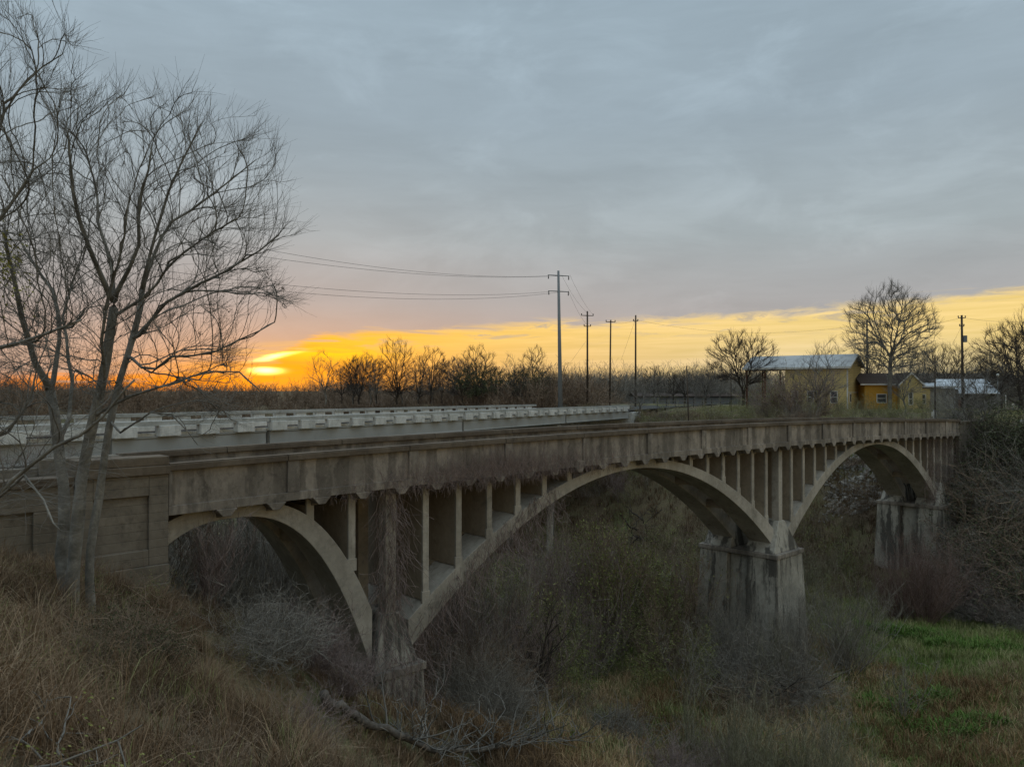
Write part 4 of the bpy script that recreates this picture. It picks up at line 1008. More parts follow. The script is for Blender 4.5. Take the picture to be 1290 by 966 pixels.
# ------------------------------------------------------------------ grass
def blades(name, label, pts, h0, h1, wid, material, lean=.55, kind='stuff', tint=None, cat='grass'):
    pts = np.asarray(pts); n = len(pts); rg = RNG
    X, Y = pts[:, 0], pts[:, 1]; Z = ground(X, Y)-.03; H = rg.uniform(h0, h1, n)*pts[:, 2]
    a = rg.uniform(0, 6.283, n); k = rg.uniform(.1, 1, n)*lean
    if pts.shape[1] > 3: a = pts[:, 3]+rg.normal(0, .7, n)
    dx_, dy_ = np.cos(a), np.sin(a); wv = rg.uniform(0, 6.283, n); wx, wy = np.cos(wv)*wid, np.sin(wv)*wid
    V = np.zeros((n, 7, 3)); lv = [(0, 0, 1.0), (.38, .10, .9), (.75, .42, .65), (1.0, 1.0, 0)]
    for i, (hz, out, ww) in enumerate(lv):
        cx = X+dx_*k*out*H; cy = Y+dy_*k*out*H; cz = Z+H*(hz-.32*k*out*hz)
        if i < 3:
            V[:, 2*i] = np.stack([cx-wx*ww, cy-wy*ww, cz], 1); V[:, 2*i+1] = np.stack([cx+wx*ww, cy+wy*ww, cz], 1)
        else: V[:, 6] = np.stack([cx, cy, cz], 1)
    b_ = (np.arange(n)*7)[:, None]; q1 = b_+np.array([0, 1, 3, 2]); q2 = b_+np.array([2, 3, 5, 4]); t3 = b_+np.array([4, 5, 6])
    loops = np.concatenate([q1, q2, t3], 1).ravel(); tot = np.tile([4, 4, 3], n); st = np.concatenate([[0], np.cumsum(tot)[:-1]])
    tn = rg.uniform(0, 1, n) if tint is None else np.clip(tint, 0, 1)
    me = np_mesh(name, V.reshape(-1, 3), loops, st, tot, None, np.repeat(tn, 7))
    return tag(link_mesh(name, me, material), label, cat, None, kind)
def tufts(n, per, t0, t1, w0, w1, sp, cond=None, big=(.6, 1.4)):
    rg = RNG; C = []
    while len(C) < n:
        t, w = rg.uniform(t0, t1), rg.uniform(w0, w1); X, Y = xy(t, w)
        if Y < .9 or abs((X)/(Y+.01)) > .85 or (abs(X) < .7 and Y < 2.2): continue
        if cond and not cond(t, w, X, Y): continue
        C.append((X, Y, rg.uniform(*big), rg.uniform(0, 6.28)))
    C = np.array(C); P = np.repeat(C, per, 0); m_ = len(P)
    rr = np.abs(rg.normal(0, 1, m_))*sp; aa = rg.uniform(0, 6.28, m_)
    out = np.stack([P[:, 0]+np.cos(aa)*rr, P[:, 1]+np.sin(aa)*rr, P[:, 2]*rg.uniform(.6, 1.1, m_), aa], 1)
    tint = np.clip(np.repeat(rg.uniform(0, 1, len(C)), per)*.6+rg.uniform(0, .45, m_), 0, 1)
    return out, tint
p, tn = tufts(3400, 60, -9.5, 5, -21.5, -.4, .12); p[:, 2] *= .62+.55*(np.sin(p[:, 0]*1.1+2*np.sin(p[:, 1]*.7))*np.sin(p[:, 1]*1.3+1.2)>.0)*RNG.uniform(.4, 1, len(p)); tn = np.clip(tn+.25*np.sin(p[:, 0]*.9+1.3*np.sin(p[:, 1]*.8)), 0, 1); vm = np.sin(p[:, 0]*2.3+1.7*np.sin(p[:, 1]*1.9))*np.sin(p[:, 1]*2.7+1.1*np.sin(p[:, 0]*3.1)); p[:, 2] *= np.where(vm > .35, .35, 1.0); tw_ = tw(p[:, 0], p[:, 1]); p[:, 2] *= np.where((tw_[0] > -.5) & (tw_[1] < -3.5), .5, 1.0); blades('dry_grass', 'tall dry tan grass covering the near bank below the tree', p, .35, .75, .0032, M_dry, 1.15, tint=tn*.85)
p, tn = tufts(150, 130, -9.5, 2, -21, -.6, .12, None, (.6, 1.4)); blades('straw_tufts', 'shaggy arching straw tufts on the near bank', p, .5, .9, .0035, M_dry, 1.5, tint=tn*.8+.2)
p, tn = tufts(500, 30, -9.5, 5, -21.5, -.4, .2); blades('grass', 'olive green grass mixed into the dry near bank', p, .25, .5, .005, M_mix, .6, tint=tn)
p, tn = tufts(1500, 40, 3, 11, -16, -.5, .2); tw_ = tw(p[:, 0], p[:, 1]); p[:, 2] *= np.where(tw_[0] < 8, .55, 1.0); blades('dry_grass', 'dry brown grass on the slope below the first arch', p, .45, .9, .007, M_dry, .8, tint=tn)
p, tn = tufts(2800, 40, 9, 40, -16, 6, .3); tn = np.clip(tn*.75+.3*np.sin(p[:, 0]*.5+1.5*np.sin(p[:, 1]*.4)), 0, 1); blades('dry_grass', 'dry tan grass among the shrubs of the valley floor', p, .4, 1.0, .014, M_tan, .9, tint=tn+.1)
p, tn = tufts(5200, 32, 12, 60, -19, 8, .35); blades('grass', 'olive undergrowth over the valley floor', p, .35, .8, .015, M_mix, .6, tint=tn)
p, tn = tufts(2600, 22, 46, 70, 4, 60, .4); blades('grass', 'brown dead undergrowth on the far bank behind the bridge', p, .4, .9, .022, M_dry, .7, tint=tn*.6)
def green_here(t, w, X, Y):
    for (x, Yc, rx, ry) in GP:
        Xc = (x-645)/F*Yc
        if ((X-Xc)/rx)**2+((Y-Yc)/ry)**2 < 1+.5*math.sin(X*1.3+Y*.9)*.8: return True
    return False
p, tn = tufts(7500, 34, 14, 58, -20, 8, .32, green_here); blades('green_grass', 'bright green grass patches on the valley floor', p, .18, .42, .016, M_grn, .7, tint=tn)
p, tn = tufts(7000, 24, 13, 57, -19, 5, .4); blades('green_grass', 'thin green grass coming up through the dead growth', p, .2, .5, .014, M_grn, .7, tint=tn)
GW = [(1150, 52.5, 3.4, .9), (1215, 49.5, 3.2, 1.0), (1120, 39.5, 1.6, .8), (1190, 37.2, 2.4, .9), (1170, 41, 1.2, .6)]
def weed_here(t, w, X, Y): return any(((X-(x-645)/F*Yc)/rx)**2+((Y-Yc)/ry)**2 < 1+.5*math.sin(X*2+Y*3) for (x, Yc, rx, ry) in GW)
p, tn = tufts(700, 30, 20, 58, -20, 2, .3, weed_here); blades('weeds', 'darker green weeds standing in the bright grass', p, .4, .75, .035, M_grn, 1.0, tint=tn*.35, cat='weeds')
p, tn = tufts(1500, 26, 24, 46, -19, -8, .35, lambda t, w, X, Y: X/Y > .60+.05*math.sin(Y)); blades('dry_grass', 'pale dry grass along the right edge of the green patch', p, .35, .7, .014, M_dry, .8, tint=tn+.2)
p, tn = tufts(1400, 22, 71, 100, -24, 40, .5); blades('grass', 'short rough grass round the houses and road end', p, .18, .4, .022, M_mix, .7, tint=tn+.1)

bank = []
while len(bank) < 95:
    t, w = RNG.uniform(-8.5, 1), RNG.uniform(-20, -2); X, Y = xy(t, w)
    if Y < 3.6 or abs(X/Y) > .8: continue
    bank.append((['tangle', 'purple', 'tangle', 'tangleb', 'olive'][RNG.integers(0, 5)], X, Y, RNG.uniform(.35, .95), RNG.uniform(.6, 1.1)))
thicket('bank_weeds', 'grey-green weeds and dead stalks standing in the straw of the near bank', 'weeds', bank, M_twb, M_leafg)

# ------------------------------------------------------------------ dead vines on the old bridge
def vines():
    rg = np.random.default_rng(55); S = []
    def W(t, w, z): X, Y = xy(t, w); return np.array([X, Y, z])
    n_out = np.array([DT[1], -DT[0], 0]); n_al = np.array([DT[0], DT[1], 0])
    for i in range(1500):                                  # fans creeping over the parapet face
        t = rg.triangular(3.5, 13, 22); z = zbot(t)+rg.uniform(-.1, .35); th = rg.normal(0, .55); L = rg.uniform(.4, 1.3)
        if z+L > ztop(t): L = max(.2, ztop(t)-z+.1)
        if rg.uniform() > .25+.75*math.exp(-((t-12)/5.)**2): continue
        p = W(t, -.03, z); q0 = p; a = th
        for k in range(5):
            a += rg.normal(0, .22); q = q0+(n_al*math.sin(a)+np.array([0, 0, math.cos(a)]))*L/5+n_out*rg.uniform(-.005, .012); S.append(seg(q0, q, .006*(1-.15*k), .006*(.85-.15*k), rg.uniform(.1, .9))); q0 = q
    for i in range(1300):                                  # strands hanging from the edge
        t = rg.triangular(4.5, 12, 21)
        z = zbot(t)+rg.uniform(-.1, .25); L = rg.uniform(.1, .5); q0 = W(t, rg.uniform(-.12, .1), z)
        for k in range(4):
            q = q0+np.array([*rg.normal(0, .035, 2), -L/4]); S.append(seg(q0, q, .005, .004, rg.uniform(.1, .9))); q0 = q
    for i in range(1600):                                  # pier one, its column and the rib beside it
        m_ = rg.uniform()
        if m_ < .4: t = PT[0]+rg.normal(0, .3); w = RY0-.08+rg.normal(0, .08); z = rg.uniform(-9.5, -3.4)
        elif m_ < .7: t = PT[0]+rg.normal(0, 1.0); w = rg.uniform(-.45, -.1); z = rg.uniform(-12.5, -8.4)
        else: t = rg.uniform(8.8, 16); A = ARCH[1]; w = RY0-rg.uniform(.02, .2); z = A['a'](t-A['c'])+rg.uniform(-.25, .9)
        q0 = W(t, w, z); d = np.array([*rg.normal(0, .35, 2), -1.0]); L = rg.uniform(.5, 1.6)
        for k in range(4):
            d = unit(d+rg.normal(0, .25, 3)); q = q0+d*L/4; S.append(seg(q0, q, .008, .006, rg.uniform(.1, .9))); q0 = q
    for i in range(500):                                   # a few on the abutment and the right end
        t = rg.uniform(59, 66.4); w = RY0-.1+rg.normal(0, .1); z = rg.uniform(-9, -3.6); q0 = W(t, w, z); d = np.array([0, 0, -1.0]); L = rg.uniform(.4, 1.2)
        for k in range(3):
            d = unit(d+rg.normal(0, .3, 3)); q = q0+d*L/3; S.append(seg(q0, q, .012, .01, rg.uniform(.1, .9))); q0 = q
    o = link_mesh('dead_vines', veg_mesh('dead_vines', np.array(S), 3), [M_twp])
    tag(o, 'dead leafless vines creeping over the parapet and first pier of the arch bridge', 'vines', None, 'stuff')
vines()

# ------------------------------------------------------------------ fallen log and dead branches
def fallen():
    pts = [px(x, y, hit(x, y, .5, 12)) for x, y in ((408, 878), (440, 892), (478, 912), (520, 932), (560, 943), (602, 943), (640, 936), (690, 926), (740, 924))]
    # resample with crookedness
    rg = np.random.default_rng(77); P_ = []
    for a, b_ in zip(pts[:-1], pts[1:]):
        for k in range(4): P_.append(np.array(a)+(np.array(b_)-np.array(a))*k/4+rg.normal(0, .05, 3))
    root = empty('fallen_tree', tuple(pts[0]), label='long grey fallen tree lying across the slope below the first pier', cat='fallen tree')
    o0 = np.array(pts[0]); m = MB(); n = len(P_); m.tube([p_-o0 for p_ in P_], [.125-.08*i/(n-1)+.012*math.sin(i*1.3) for i in range(n)], 12)
    tr = m.build('trunk', simple('weathered_log', (.115, .10, .085), .95, .55, 5, stain=(.04, .034, .028)), root)
    for q in tr.data.polygons: q.use_smooth = True
    S = []
    for i in range(60):
        j = rg.integers(8, n); p_ = P_[j]-o0; d = np.array([rg.normal(.4, .7), rg.normal(0, .7), rg.uniform(0, .9)]); L = rg.uniform(.6, 2.4)
        pt_, d2 = stem(rg, S, p_.copy(), d, L, .03, 5, .4, .1, rg.uniform(.1, .8), .25)
        for q in pt_[1:]: stem(rg, S, q, unit(d2+rg.normal(0, .8, 3)), L*.4, .014, 3, .6, 0, rg.uniform(.4, 1), .3)
    link_mesh('branches', veg_mesh('branches', None, 3, None, np.array(S)), [M_bark], root)
fallen()
def debris(name, label, x, Y, n, L0, L1, r, spread, lift=.1, rise=.5, seed=1, mt=None):
    rg = np.random.default_rng(seed); X = (x-645)/F*Y; S = []; z0 = gz(X, Y)
    for i in range(n):
        qx, qy = X+rg.normal(0, spread), Y+rg.normal(0, spread*.6); p_ = np.array([qx-X, qy-Y, gz(qx, qy)-z0+rg.uniform(0, lift)])
        a = rg.uniform(0, 6.28); d = np.array([math.cos(a), math.sin(a), rg.uniform(-.1, rise)]); L = rg.uniform(L0, L1)
        pt_, d2 = stem(rg, S, p_, d, L, r*rg.uniform(.4, 1), 6, .42, 0, rg.uniform(.1, .9), .3)
        for q in pt_[2:]:
            if rg.uniform() < .6: stem(rg, S, q, unit(d2+rg.normal(0, .8, 3)), L*.35, r*.35, 3, .6, 0, rg.uniform(.3, 1), .3)
    o = link_mesh(name, veg_mesh(name, None, 3, None, np.array(S)), [mt or M_bark]); o.location = (X, Y, z0); return tag(o, label, 'dead branches', None, 'stuff')
debris('dead_branches', 'heap of pale dead branches at the bottom centre beyond the fallen tree', 760, hit(760, 925), 110, .6, 2.6, .026, 3.2, .4, .25, 1)
debris('dead_branches', 'dark flood debris at the foot of the round grey shrub', 945, 40, 40, .8, 2.6, .06, 1.5, .8, .8, 2, M_dbark)
debris('dead_branches', 'grey dead branches scattered at the bottom right of the fallen tree', 860, hit(860, 935), 90, .6, 2.4, .024, 2.8, .3, .3, 3)
debris('dead_branches', 'dark dead limbs on the right bank near the right edge', 1262, 57, 26, 2.0, 6.0, .10, 2.2, 1.6, .4, 4, M_dbark)
debris('dead_branches', 'few pale dead sticks in the dry grass at the lower left corner', 20, 5.0, 9, .5, 1.3, .018, .7, .25, .35, 5)
debris('dead_branches', 'dark broken limbs leaning over the far end of the newer bridge', 792, 80, 14, 2.0, 5.0, .12, 1.6, 1.6, .5, 6, M_dbark)

# ------------------------------------------------------------------ rubble on the far bank
def rubble():
    rg = np.random.default_rng(91); m = MB()
    for i in range(3200):
        x = rg.uniform(1040, 1122); Yc = rg.uniform(72, 88); X = (x-645)/F*Yc+rg.normal(0, .3); t, w = tw(X, Yc)
        if not 58 < t < 71 or w < 6: continue
        s_ = rg.uniform(.06, .24)*(1 if rg.uniform() < .92 else 1.9); z = gz(X, Yc)+s_*.2; c_, n_ = rg.uniform(0, 3.14), rg.normal(0, .35, 2)
        pts = []
        for dz_ in (-.35, .35):
            for k in range(4):
                a = c_+k*math.pi/2+rg.normal(0, .2); q = s_*rg.uniform(.6, 1.05); ax, ay = math.cos(a)*q, math.sin(a)*q*.7
                pts.append((X+ax, Yc+ay, z+dz_*s_*rg.uniform(.7, 1.2)+ax*n_[0]+ay*n_[1]))
        m.hexa(pts[:4], pts[4:])
    o = m.build('rubble', simple('limestone_rubble', (.30, .275, .24), .95, .35, 1.5)); tag(o, 'pale broken stone rubble spilling down the far bank seen through the third arch', 'rubble', None, 'stuff')
rubble()

# ------------------------------------------------------------------ poles and wires
M_wpole = simple('weathered_pole_wood', (.055, .042, .032), .95, .3, 2)
M_spole = simple('grey_steel_pole', (.17, .18, .185), .55, .1, 1)
M_wire = simple('wire', (.06, .06, .065), .6, .1, 1)
M_ins = simple('insulator', (.14, .13, .13), .4, .1, 3)
def wpos(x, y, Y): return Vector(px(x, y, Y))
def arm(m, c, half, a, r=.06, dz=0): d = Vector((math.cos(a), math.sin(a), 0))*half; m.box(0, 0, 0, 0, 0, 0) if False else m.tube([c-d, c+d+Vector((0, 0, dz))], r, 6)
def pole(x, ytop, yb, Y, r0, r1, label, material, arms=(), group=None, lean=0, ang=.0, xf=False, name='utility_pole', cat='utility pole'):
    b_ = wpos(x, yb, Y); b_.z = gz(b_.x, b_.y)-.0; tp = wpos(x+lean, ytop, Y); root = empty(name, tuple(b_), label=label, cat=cat, group=group)
    m = MB(); m.tube([Vector((0, 0, -.4)), (tp-b_)*.5, tp-b_], [r0, (r0+r1)/2, r1], 14); pl = m.build('pole', material, root)
    for q in pl.data.polygons: q.use_smooth = True
    for (ya, half, nins) in arms:
        c_ = wpos(x+lean*.9, ya, Y)-b_; d = Vector((math.cos(ang), math.sin(ang), 0)); m = MB(); m.tube([c_-d*half, c_, c_+d*half], [.05, .075, .05], 6); ar = m.build('crossarm', material, root)
        for k in range(nins):
            f = -1+2*k/max(1, nins-1); p_ = c_+d*half*.94*f
            if nins == 3 and k == 1: continue
            m = MB(); m.tube([p_+Vector((0, 0, .04)), p_+Vector((0, 0, .30))], [.06, .09], 8) if half < 1.6 and material is M_wpole else m.tube([p_, p_-Vector((0, 0, .5))], [.06, .08], 8); m.build('insulator', M_ins, ar)
    if xf:
        p_ = wpos(x, xf, Y)-b_+Vector((.24, -.2, 0)); m = MB(); m.tube([p_-Vector((0, 0, .45)), p_+Vector((0, 0, .45))], .24, 14); m.build('transformer', M_spole, root)
    return root
Yp = 102
pole(706.5, 341, 508, Yp, .34, .15, 'tall grey steel power pole with two crossarms above the newer bridge', M_spole, ((347, 1.55, 2), (367, 1.5, 2)), lean=-3, ang=.35)
pole(740, 392, 505, 118, .17, .12, 'dark wooden power pole with a crossarm nearest to the steel pole', M_wpole, ((397.5, 1.0, 3),(411, .55, 2)), ang=.25)
pole(768, 403, 500, 124, .16, .11, 'dark wooden pole with short crossarm between two others', M_wpole, ((405.5, .8, 2),), lean=1.5, ang=.2)
pole(800.5, 397, 500, 116, .16, .11, 'slim dark wooden pole right of the one with short crossarm', M_wpole, ((404.5, .35, 2),), lean=.5)
pole(1213, 397, 498, 104, .19, .13, 'dark wooden power pole with transformer right of the sheds', M_wpole, ((400.5, .5, 2), (411, .3, 2)), lean=-1, xf=427)
pole(1092.5, 404, 498, 112, .15, .12, 'dark wooden pole behind the tall yellow house', M_wpole, ())
pole(1178, 447, 527, 78, .085, .06, 'thin dark post in front of the grey shed', M_wpole, (), name='post', cat='post')
pole(869, 461, 527, 84, .09, .06, 'leaning weathered wooden post beyond the old bridge parapet', M_wpole, (), lean=-4, name='post', cat='post')
pole(693, 470, 507, 112, .07, .05, 'short thin post left of the steel power pole', M_wpole, (), name='post', cat='post')
pole(921, 464, 510, 100, .05, .045, 'thin post standing before the carport', M_wpole, (), name='post', cat='post')
lp = pole(1257, 474, 520, 84, .05, .035, 'slim lamp post with a small white head right of the metal-roofed shed', M_spole, (), name='lamp_post', cat='lamp post')
m = MB(); q = wpos(1257, 472, 84)-lp.location; m.tube([q-Vector((.0, 0, .16)), q, q+Vector((0, 0, .12))], [.09, .16, .06], 12); m.build('lamp_head', M_newc, lp)
def wire(label, ends, sag, r=.014, group='power lines'):
    a, b_ = ends; m = MB(); n = 28; m.tube([a+(b_-a)*(i/n)+Vector((0, 0, -4*sag*(i/n)*(1-i/n))) for i in range(n+1)], r, 5)
    tag(m.build('power_line', M_wire), label, 'power line', group)
Yl = 34
for (xa, ya, xb, yb, sg, lb) in ((-120, 205, 690, 347.5, 2.2, 'topmost power line running left from the steel pole'), (-120, 238, 702, 347.5, 1.9, 'second power line running left from the steel pole top arm'), (-120, 288, 692, 367.5, 1.8, 'power line running left from the lower crossarm end'), (-120, 296, 705, 368, 2.2, 'lowest power line running left from the steel pole')):
    wire(lb, (wpos(xa, ya, 48), wpos(xb, yb, Yp-.3)), sg, .016)
for (xa, ya, xb, yb, lb) in ((718, 346, 747, 396, 'right line from the top crossarm down to the wooden pole'), (708, 347, 739, 393, 'middle line from the top crossarm down to the wooden pole'), (716, 366, 741, 411, 'line from the lower crossarm down to the wooden pole')):
    wire(lb, (wpos(xa, ya, Yp), wpos(xb, yb, 118)), .5, .012)
wire('guy wire slanting left from the nearest wooden pole', (wpos(738, 430, 118), wpos(712, 466, 114)), 0, .012)
wire('guy wire slanting left from the slim wooden pole', (wpos(800, 404, 116), wpos(782, 455, 114)), 0, .012)
wire('distant line between the short-armed pole and the slim pole', (wpos(768, 405, 124), wpos(800, 403, 116)), .4, .012)
wire('distant line from the slim pole towards the houses', (wpos(801, 403, 116), wpos(1092, 408, 112)), 1.6, .012)
wire('distant line from behind the yellow house to the right-hand pole', (wpos(1092, 406, 112), wpos(1212, 400, 104)), .8, .012)
wire('thin line leaving the right-hand pole towards the right edge', (wpos(1213, 400, 104), wpos(1420, 392, 70)), .8, .012)
wire('slack service line from the right-hand pole to the sheds', (wpos(1212, 410, 104), wpos(1188, 452, 108)), .3, .012)

# ------------------------------------------------------------------ houses
M_yel = simple('yellow_siding', (.58, .45, .20), .8, .1, .8, stain=(.46, .36, .16))
def siding(m_):
    nt = m_.node_tree; h2 = NG(nt); b2 = [n_ for n_ in nt.nodes if n_.type == 'BSDF_PRINCIPLED'][0]
    sp = h2.n('ShaderNodeSeparateXYZ'); nt.links.new(h2.n('ShaderNodeTexCoord').outputs['Object'], sp.inputs[0])
    fr = h2.m('FRACT', h2.m('MULTIPLY', sp.outputs[2], 4.5)); ln_ = h2.step(fr, .0, .22)
    old = b2.inputs['Base Color'].links[0].from_socket; q_ = h2.m('ADD', .45, h2.m('MULTIPLY', ln_, .55))
    h2.put(b2.inputs['Base Color'], h2.mix(1.0, old, h2.xyz(q_, q_, q_), 'MULTIPLY')); bump(h2, b2, fr, .8, .03)
siding(M_yel)
M_org = simple('orange_siding', (.50, .27, .04), .8, .1, .8)
M_pyl = simple('pale_yellow_siding', (.52, .42, .19), .8, .1, .8)
siding(M_org); siding(M_pyl)
M_wht = simple('white_trim', (.55, .54, .5), .7, .08, 2)
M_gls = simple('window_glass', (.05, .055, .065), .15, .1, 2)
def metal_roof(name, c):
    m, h, b = mat(name, .45); tcn = h.n('ShaderNodeTexCoord').outputs['Object']; sp = h.n('ShaderNodeSeparateXYZ'); h.t.links.new(tcn, sp.inputs[0])
    rib = h.m('PINGPONG', h.m('MULTIPLY', sp.outputs[0], 3.2), .5); n = h.noise(tcn, .9, 6, .65)
    h.put(b.inputs['Base Color'], h.mix(h.step(n, .45, .68), c, tuple(x*.62 for x in c))); b.inputs['Metallic'].default_value = .35; bump(h, b, h.step(rib, .36, .5), .6, .05); return m
M_mroof = metal_roof('ribbed_metal_roof', (.42, .42, .41)); M_mroof2 = metal_roof('bright_metal_roof', (.55, .58, .61)); M_wall = metal_roof('corrugated_wall', (.30, .33, .37))
M_shing = simple('brown_shingles', (.075, .055, .045), .95, .25, 5)
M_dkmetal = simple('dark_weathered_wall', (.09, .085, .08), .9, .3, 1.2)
M_tim = simple('red_brown_timber', (.12, .05, .035), .9, .3, 2)
def window(m_par, x0, x1, z0, z1, y, out=-1):
    m = MB(); t_ = .09
    m.box(x0-t_, x1+t_, y+out*.05, y-out*.02, z0-t_, z0-.001); m.box(x0-t_, x1+t_, y+out*.05, y-out*.02, z1+.001, z1+t_); m.box(x0-t_, x0-.001, y+out*.05, y-out*.02, z0, z1); m.box(x1+.001, x1+t_, y+out*.05, y-out*.02, z0, z1)
    m.box(x0, x1, y+out*.035, y+out*.01, (z0+z1)/2-.03, (z0+z1)/2+.03)
    w = m.build('window', M_wht, m_par); g_ = MB(); g_.box(x0, x1, y+out*.008, y-out*.02, z0, z1); g_.build('pane', M_gls, w)
    return w
# local frame of the tall yellow house: x runs along the long front, front at y = 0 facing the viewer
HA = -math.atan2(.616, .788); C0 = Vector(px(1068, 512, 96.5)); HL = 7.8; HW = 6.4
hz = gz(C0.x, C0.y)
hs = empty('yellow_house', (C0.x, C0.y, hz-.1), HA, label='tall yellow two-storey house with grey metal roof and open carport at its left end', cat='house')
eav = 3.25-hz; rdg = eav+1.45
m = MB(); m.box(-HL, 0, 0, HW, -.6, eav)
m.add([(0, 0, eav), (0, HW, eav), (0, HW/2, rdg-.05), (-HL, 0, eav), (-HL, HW, eav), (-HL, HW/2, rdg-.05)], [(0, 1, 2), (5, 4, 3), (0, 2, 5, 3), (1, 4, 5, 2)])
wl = m.build('wall', M_yel, hs)
m = MB()
for x in (.0,): m.box(-.12, .03, -.03, .09, -.6, eav-.02)
m.box(.0, .03, .1, HW, 2.35, 2.45)
m.build('corner_trim', M_wht, hs)
m = MB(); RL = 13.4
for s_ in (0, 1):
    ya, yb = (-.55, HW/2) if s_ == 0 else (HW+.55, HW/2); za = eav-.20
    m.sweep([-RL, .45], lambda x: [(x, ya, za), (x, yb, rdg+.04), (x, yb, rdg+.12), (x, ya, za+.08)])
m.build('roof', M_mroof, hs)
m = MB(); m.box(.40, .47, -.5, -.35, eav-.3, eav-.05)
m.sweep([.455, .50], lambda x: [(x, -.6, eav-.36), (x, HW/2, rdg-.12), (x, HW/2, rdg+.10), (x, -.6, eav-.14)]); m.sweep([.455, .50], lambda x: [(x, HW+.6, eav-.36), (x, HW/2+.002, rdg-.12), (x, HW/2+.002, rdg+.10), (x, HW+.6, eav-.14)])
m.box(-RL, .40, -.60, -.555, eav-.36, eav-.14); m.build('fascia', M_wht, hs)
for xx in (-RL+.4, -RL+2.9):
    for yy_ in (.1, HW-.3):
        m = MB(); m.box(xx-.09, xx+.09, yy_-.09, yy_+.09, -.6, eav-.1); m.build('carport_post', M_tim, hs)
m = MB(); m.box(-RL+.2, -HL-.01, .0, .14, eav-.50, eav-.24); m.build('carport_beam', M_tim, hs)
m = MB(); m.box(-HL-.9, -HL-.02, HW-.5, HW-.4, -.5, 2.2); m.build('screen', M_tim, hs)
window(wl, -4.9, -4.2, 1.1, 2.5, 0); window(wl, -2.0, -1.3, 1.1, 2.5, 0); window(wl, -6.9, -6.2, 1.1, 2.5, 0)
gw = MB(); gw.box(.0, .05, .75, 1.5, 1.1, 2.3); wn = gw.build('window', M_wht, wl); gw = MB(); gw.box(.052, .06, .85, 1.4, 1.2, 2.2); gw.build('pane', M_gls, wn)
# orange wing with pale gabled bay
C1 = Vector(px(1089, 512, 98)); wz = gz(C1.x, C1.y)
wg = empty('orange_house', (C1.x, C1.y, wz-.1), R(-6), label='low orange house with brown roof and pale yellow gabled bay', cat='house')
m = MB(); e1 = .9-wz; m.box(.02, 4.0, 0, 5.5, -.5, e1); w1 = m.build('wall', M_org, wg)
m = MB(); m.box(4.02, 6.7, -.8, 4.0, -.5, e1); m.add([(4.02, -.8, e1), (6.7, -.8, e1), (5.36, -.8, e1+1.35), (4.02, 4, e1), (6.7, 4, e1), (5.36, 4, e1+1.35)], [(0, 1, 2), (5, 4, 3)]); w2 = m.build('gabled_bay', M_pyl, wg)
m = MB(); m.sweep([-.6, 4.4], lambda x: [(x, -.35, e1-.02), (x, 2.9, e1+1.35), (x, 6.0, e1-.02), (x, 6.0, e1+.08), (x, 2.9, e1+1.45), (x, -.35, e1+.08)])
m.sweep([-.95, 4.2], lambda y: [(3.75, y, e1-.22), (5.36, y, e1+1.40), (6.97, y, e1-.22), (6.97, y, e1-.12), (5.36, y, e1+1.50), (3.75, y, e1-.12)]); m.build('roof', M_shing, wg)
m = MB(); m.sweep([-1.0, -.955], lambda y: [(3.72, y, e1-.34), (5.36, y, e1+1.30), (7.0, y, e1-.34), (7.0, y, e1-.12), (5.36, y, e1+1.52), (3.72, y, e1-.12)]); m.box(-.6, 3.7, -.40, -.355, e1-.1, e1+.06); m.build('fascia', M_wht, wg)
window(w1, 1.55, 2.6, 1.15, 2.15, 0); window(w2, 5.1, 5.5, .9, 2.3, -.8)
m = MB(); m.box(6.72, 8.2, .6, 4, -.5, e1-.5); w3 = m.build('side_room', M_pyl, wg); m = MB(); m.box(6.98, 8.4, .4, 4.1, e1-.498, e1-.38); m.build('side_roof', M_shing, wg); window(w3, 7.2, 7.6, 1.0, 2.1, .6)
# grey shed
C2 = Vector(px(1153, 513, 101)); z2 = gz(C2.x, C2.y)
sh = empty('grey_shed', (C2.x, C2.y, z2-.1), R(-4), label='low grey corrugated shed with flat pale roof edge beside the orange house', cat='shed')
m = MB(); m.box(.8, 5.2, .3, 4, -.4, .45-z2); m.build('wall', M_wall, sh)
m = MB(); m.hexa([(-.6, -.5, .55-z2), (5.4, -.5, .45-z2), (5.4, 5, .95-z2), (-.6, 5, 1.05-z2)], [(-.6, -.5, .75-z2), (5.4, -.5, .65-z2), (5.4, 5, 1.15-z2), (-.6, 5, 1.25-z2)]); m.build('roof', M_mroof2, sh)
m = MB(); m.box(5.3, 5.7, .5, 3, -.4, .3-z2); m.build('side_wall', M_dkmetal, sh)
C3 = Vector(px(1188, 515, 106)); z3 = gz(C3.x, C3.y)
s3 = empty('metal_barn', (C3.x, C3.y, z3-.1), R(-3), label='barn with bright ribbed metal roof and dark open front at the right', cat='barn')
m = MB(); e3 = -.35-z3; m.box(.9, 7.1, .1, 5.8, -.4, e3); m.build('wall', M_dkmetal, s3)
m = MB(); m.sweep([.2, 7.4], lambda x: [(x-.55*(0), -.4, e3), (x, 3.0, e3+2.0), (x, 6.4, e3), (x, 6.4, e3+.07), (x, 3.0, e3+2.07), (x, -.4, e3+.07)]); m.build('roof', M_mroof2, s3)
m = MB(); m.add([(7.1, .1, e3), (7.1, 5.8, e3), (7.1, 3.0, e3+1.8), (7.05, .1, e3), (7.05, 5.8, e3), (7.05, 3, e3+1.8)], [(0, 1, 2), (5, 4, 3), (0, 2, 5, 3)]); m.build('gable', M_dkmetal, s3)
m = MB(); m.box(.0, .7, .0, .5, -.4, e3-.3); m.box(1.6, 2.6, .02, .09, -.3, e3-.5); m.build('door', M_tim, s3)
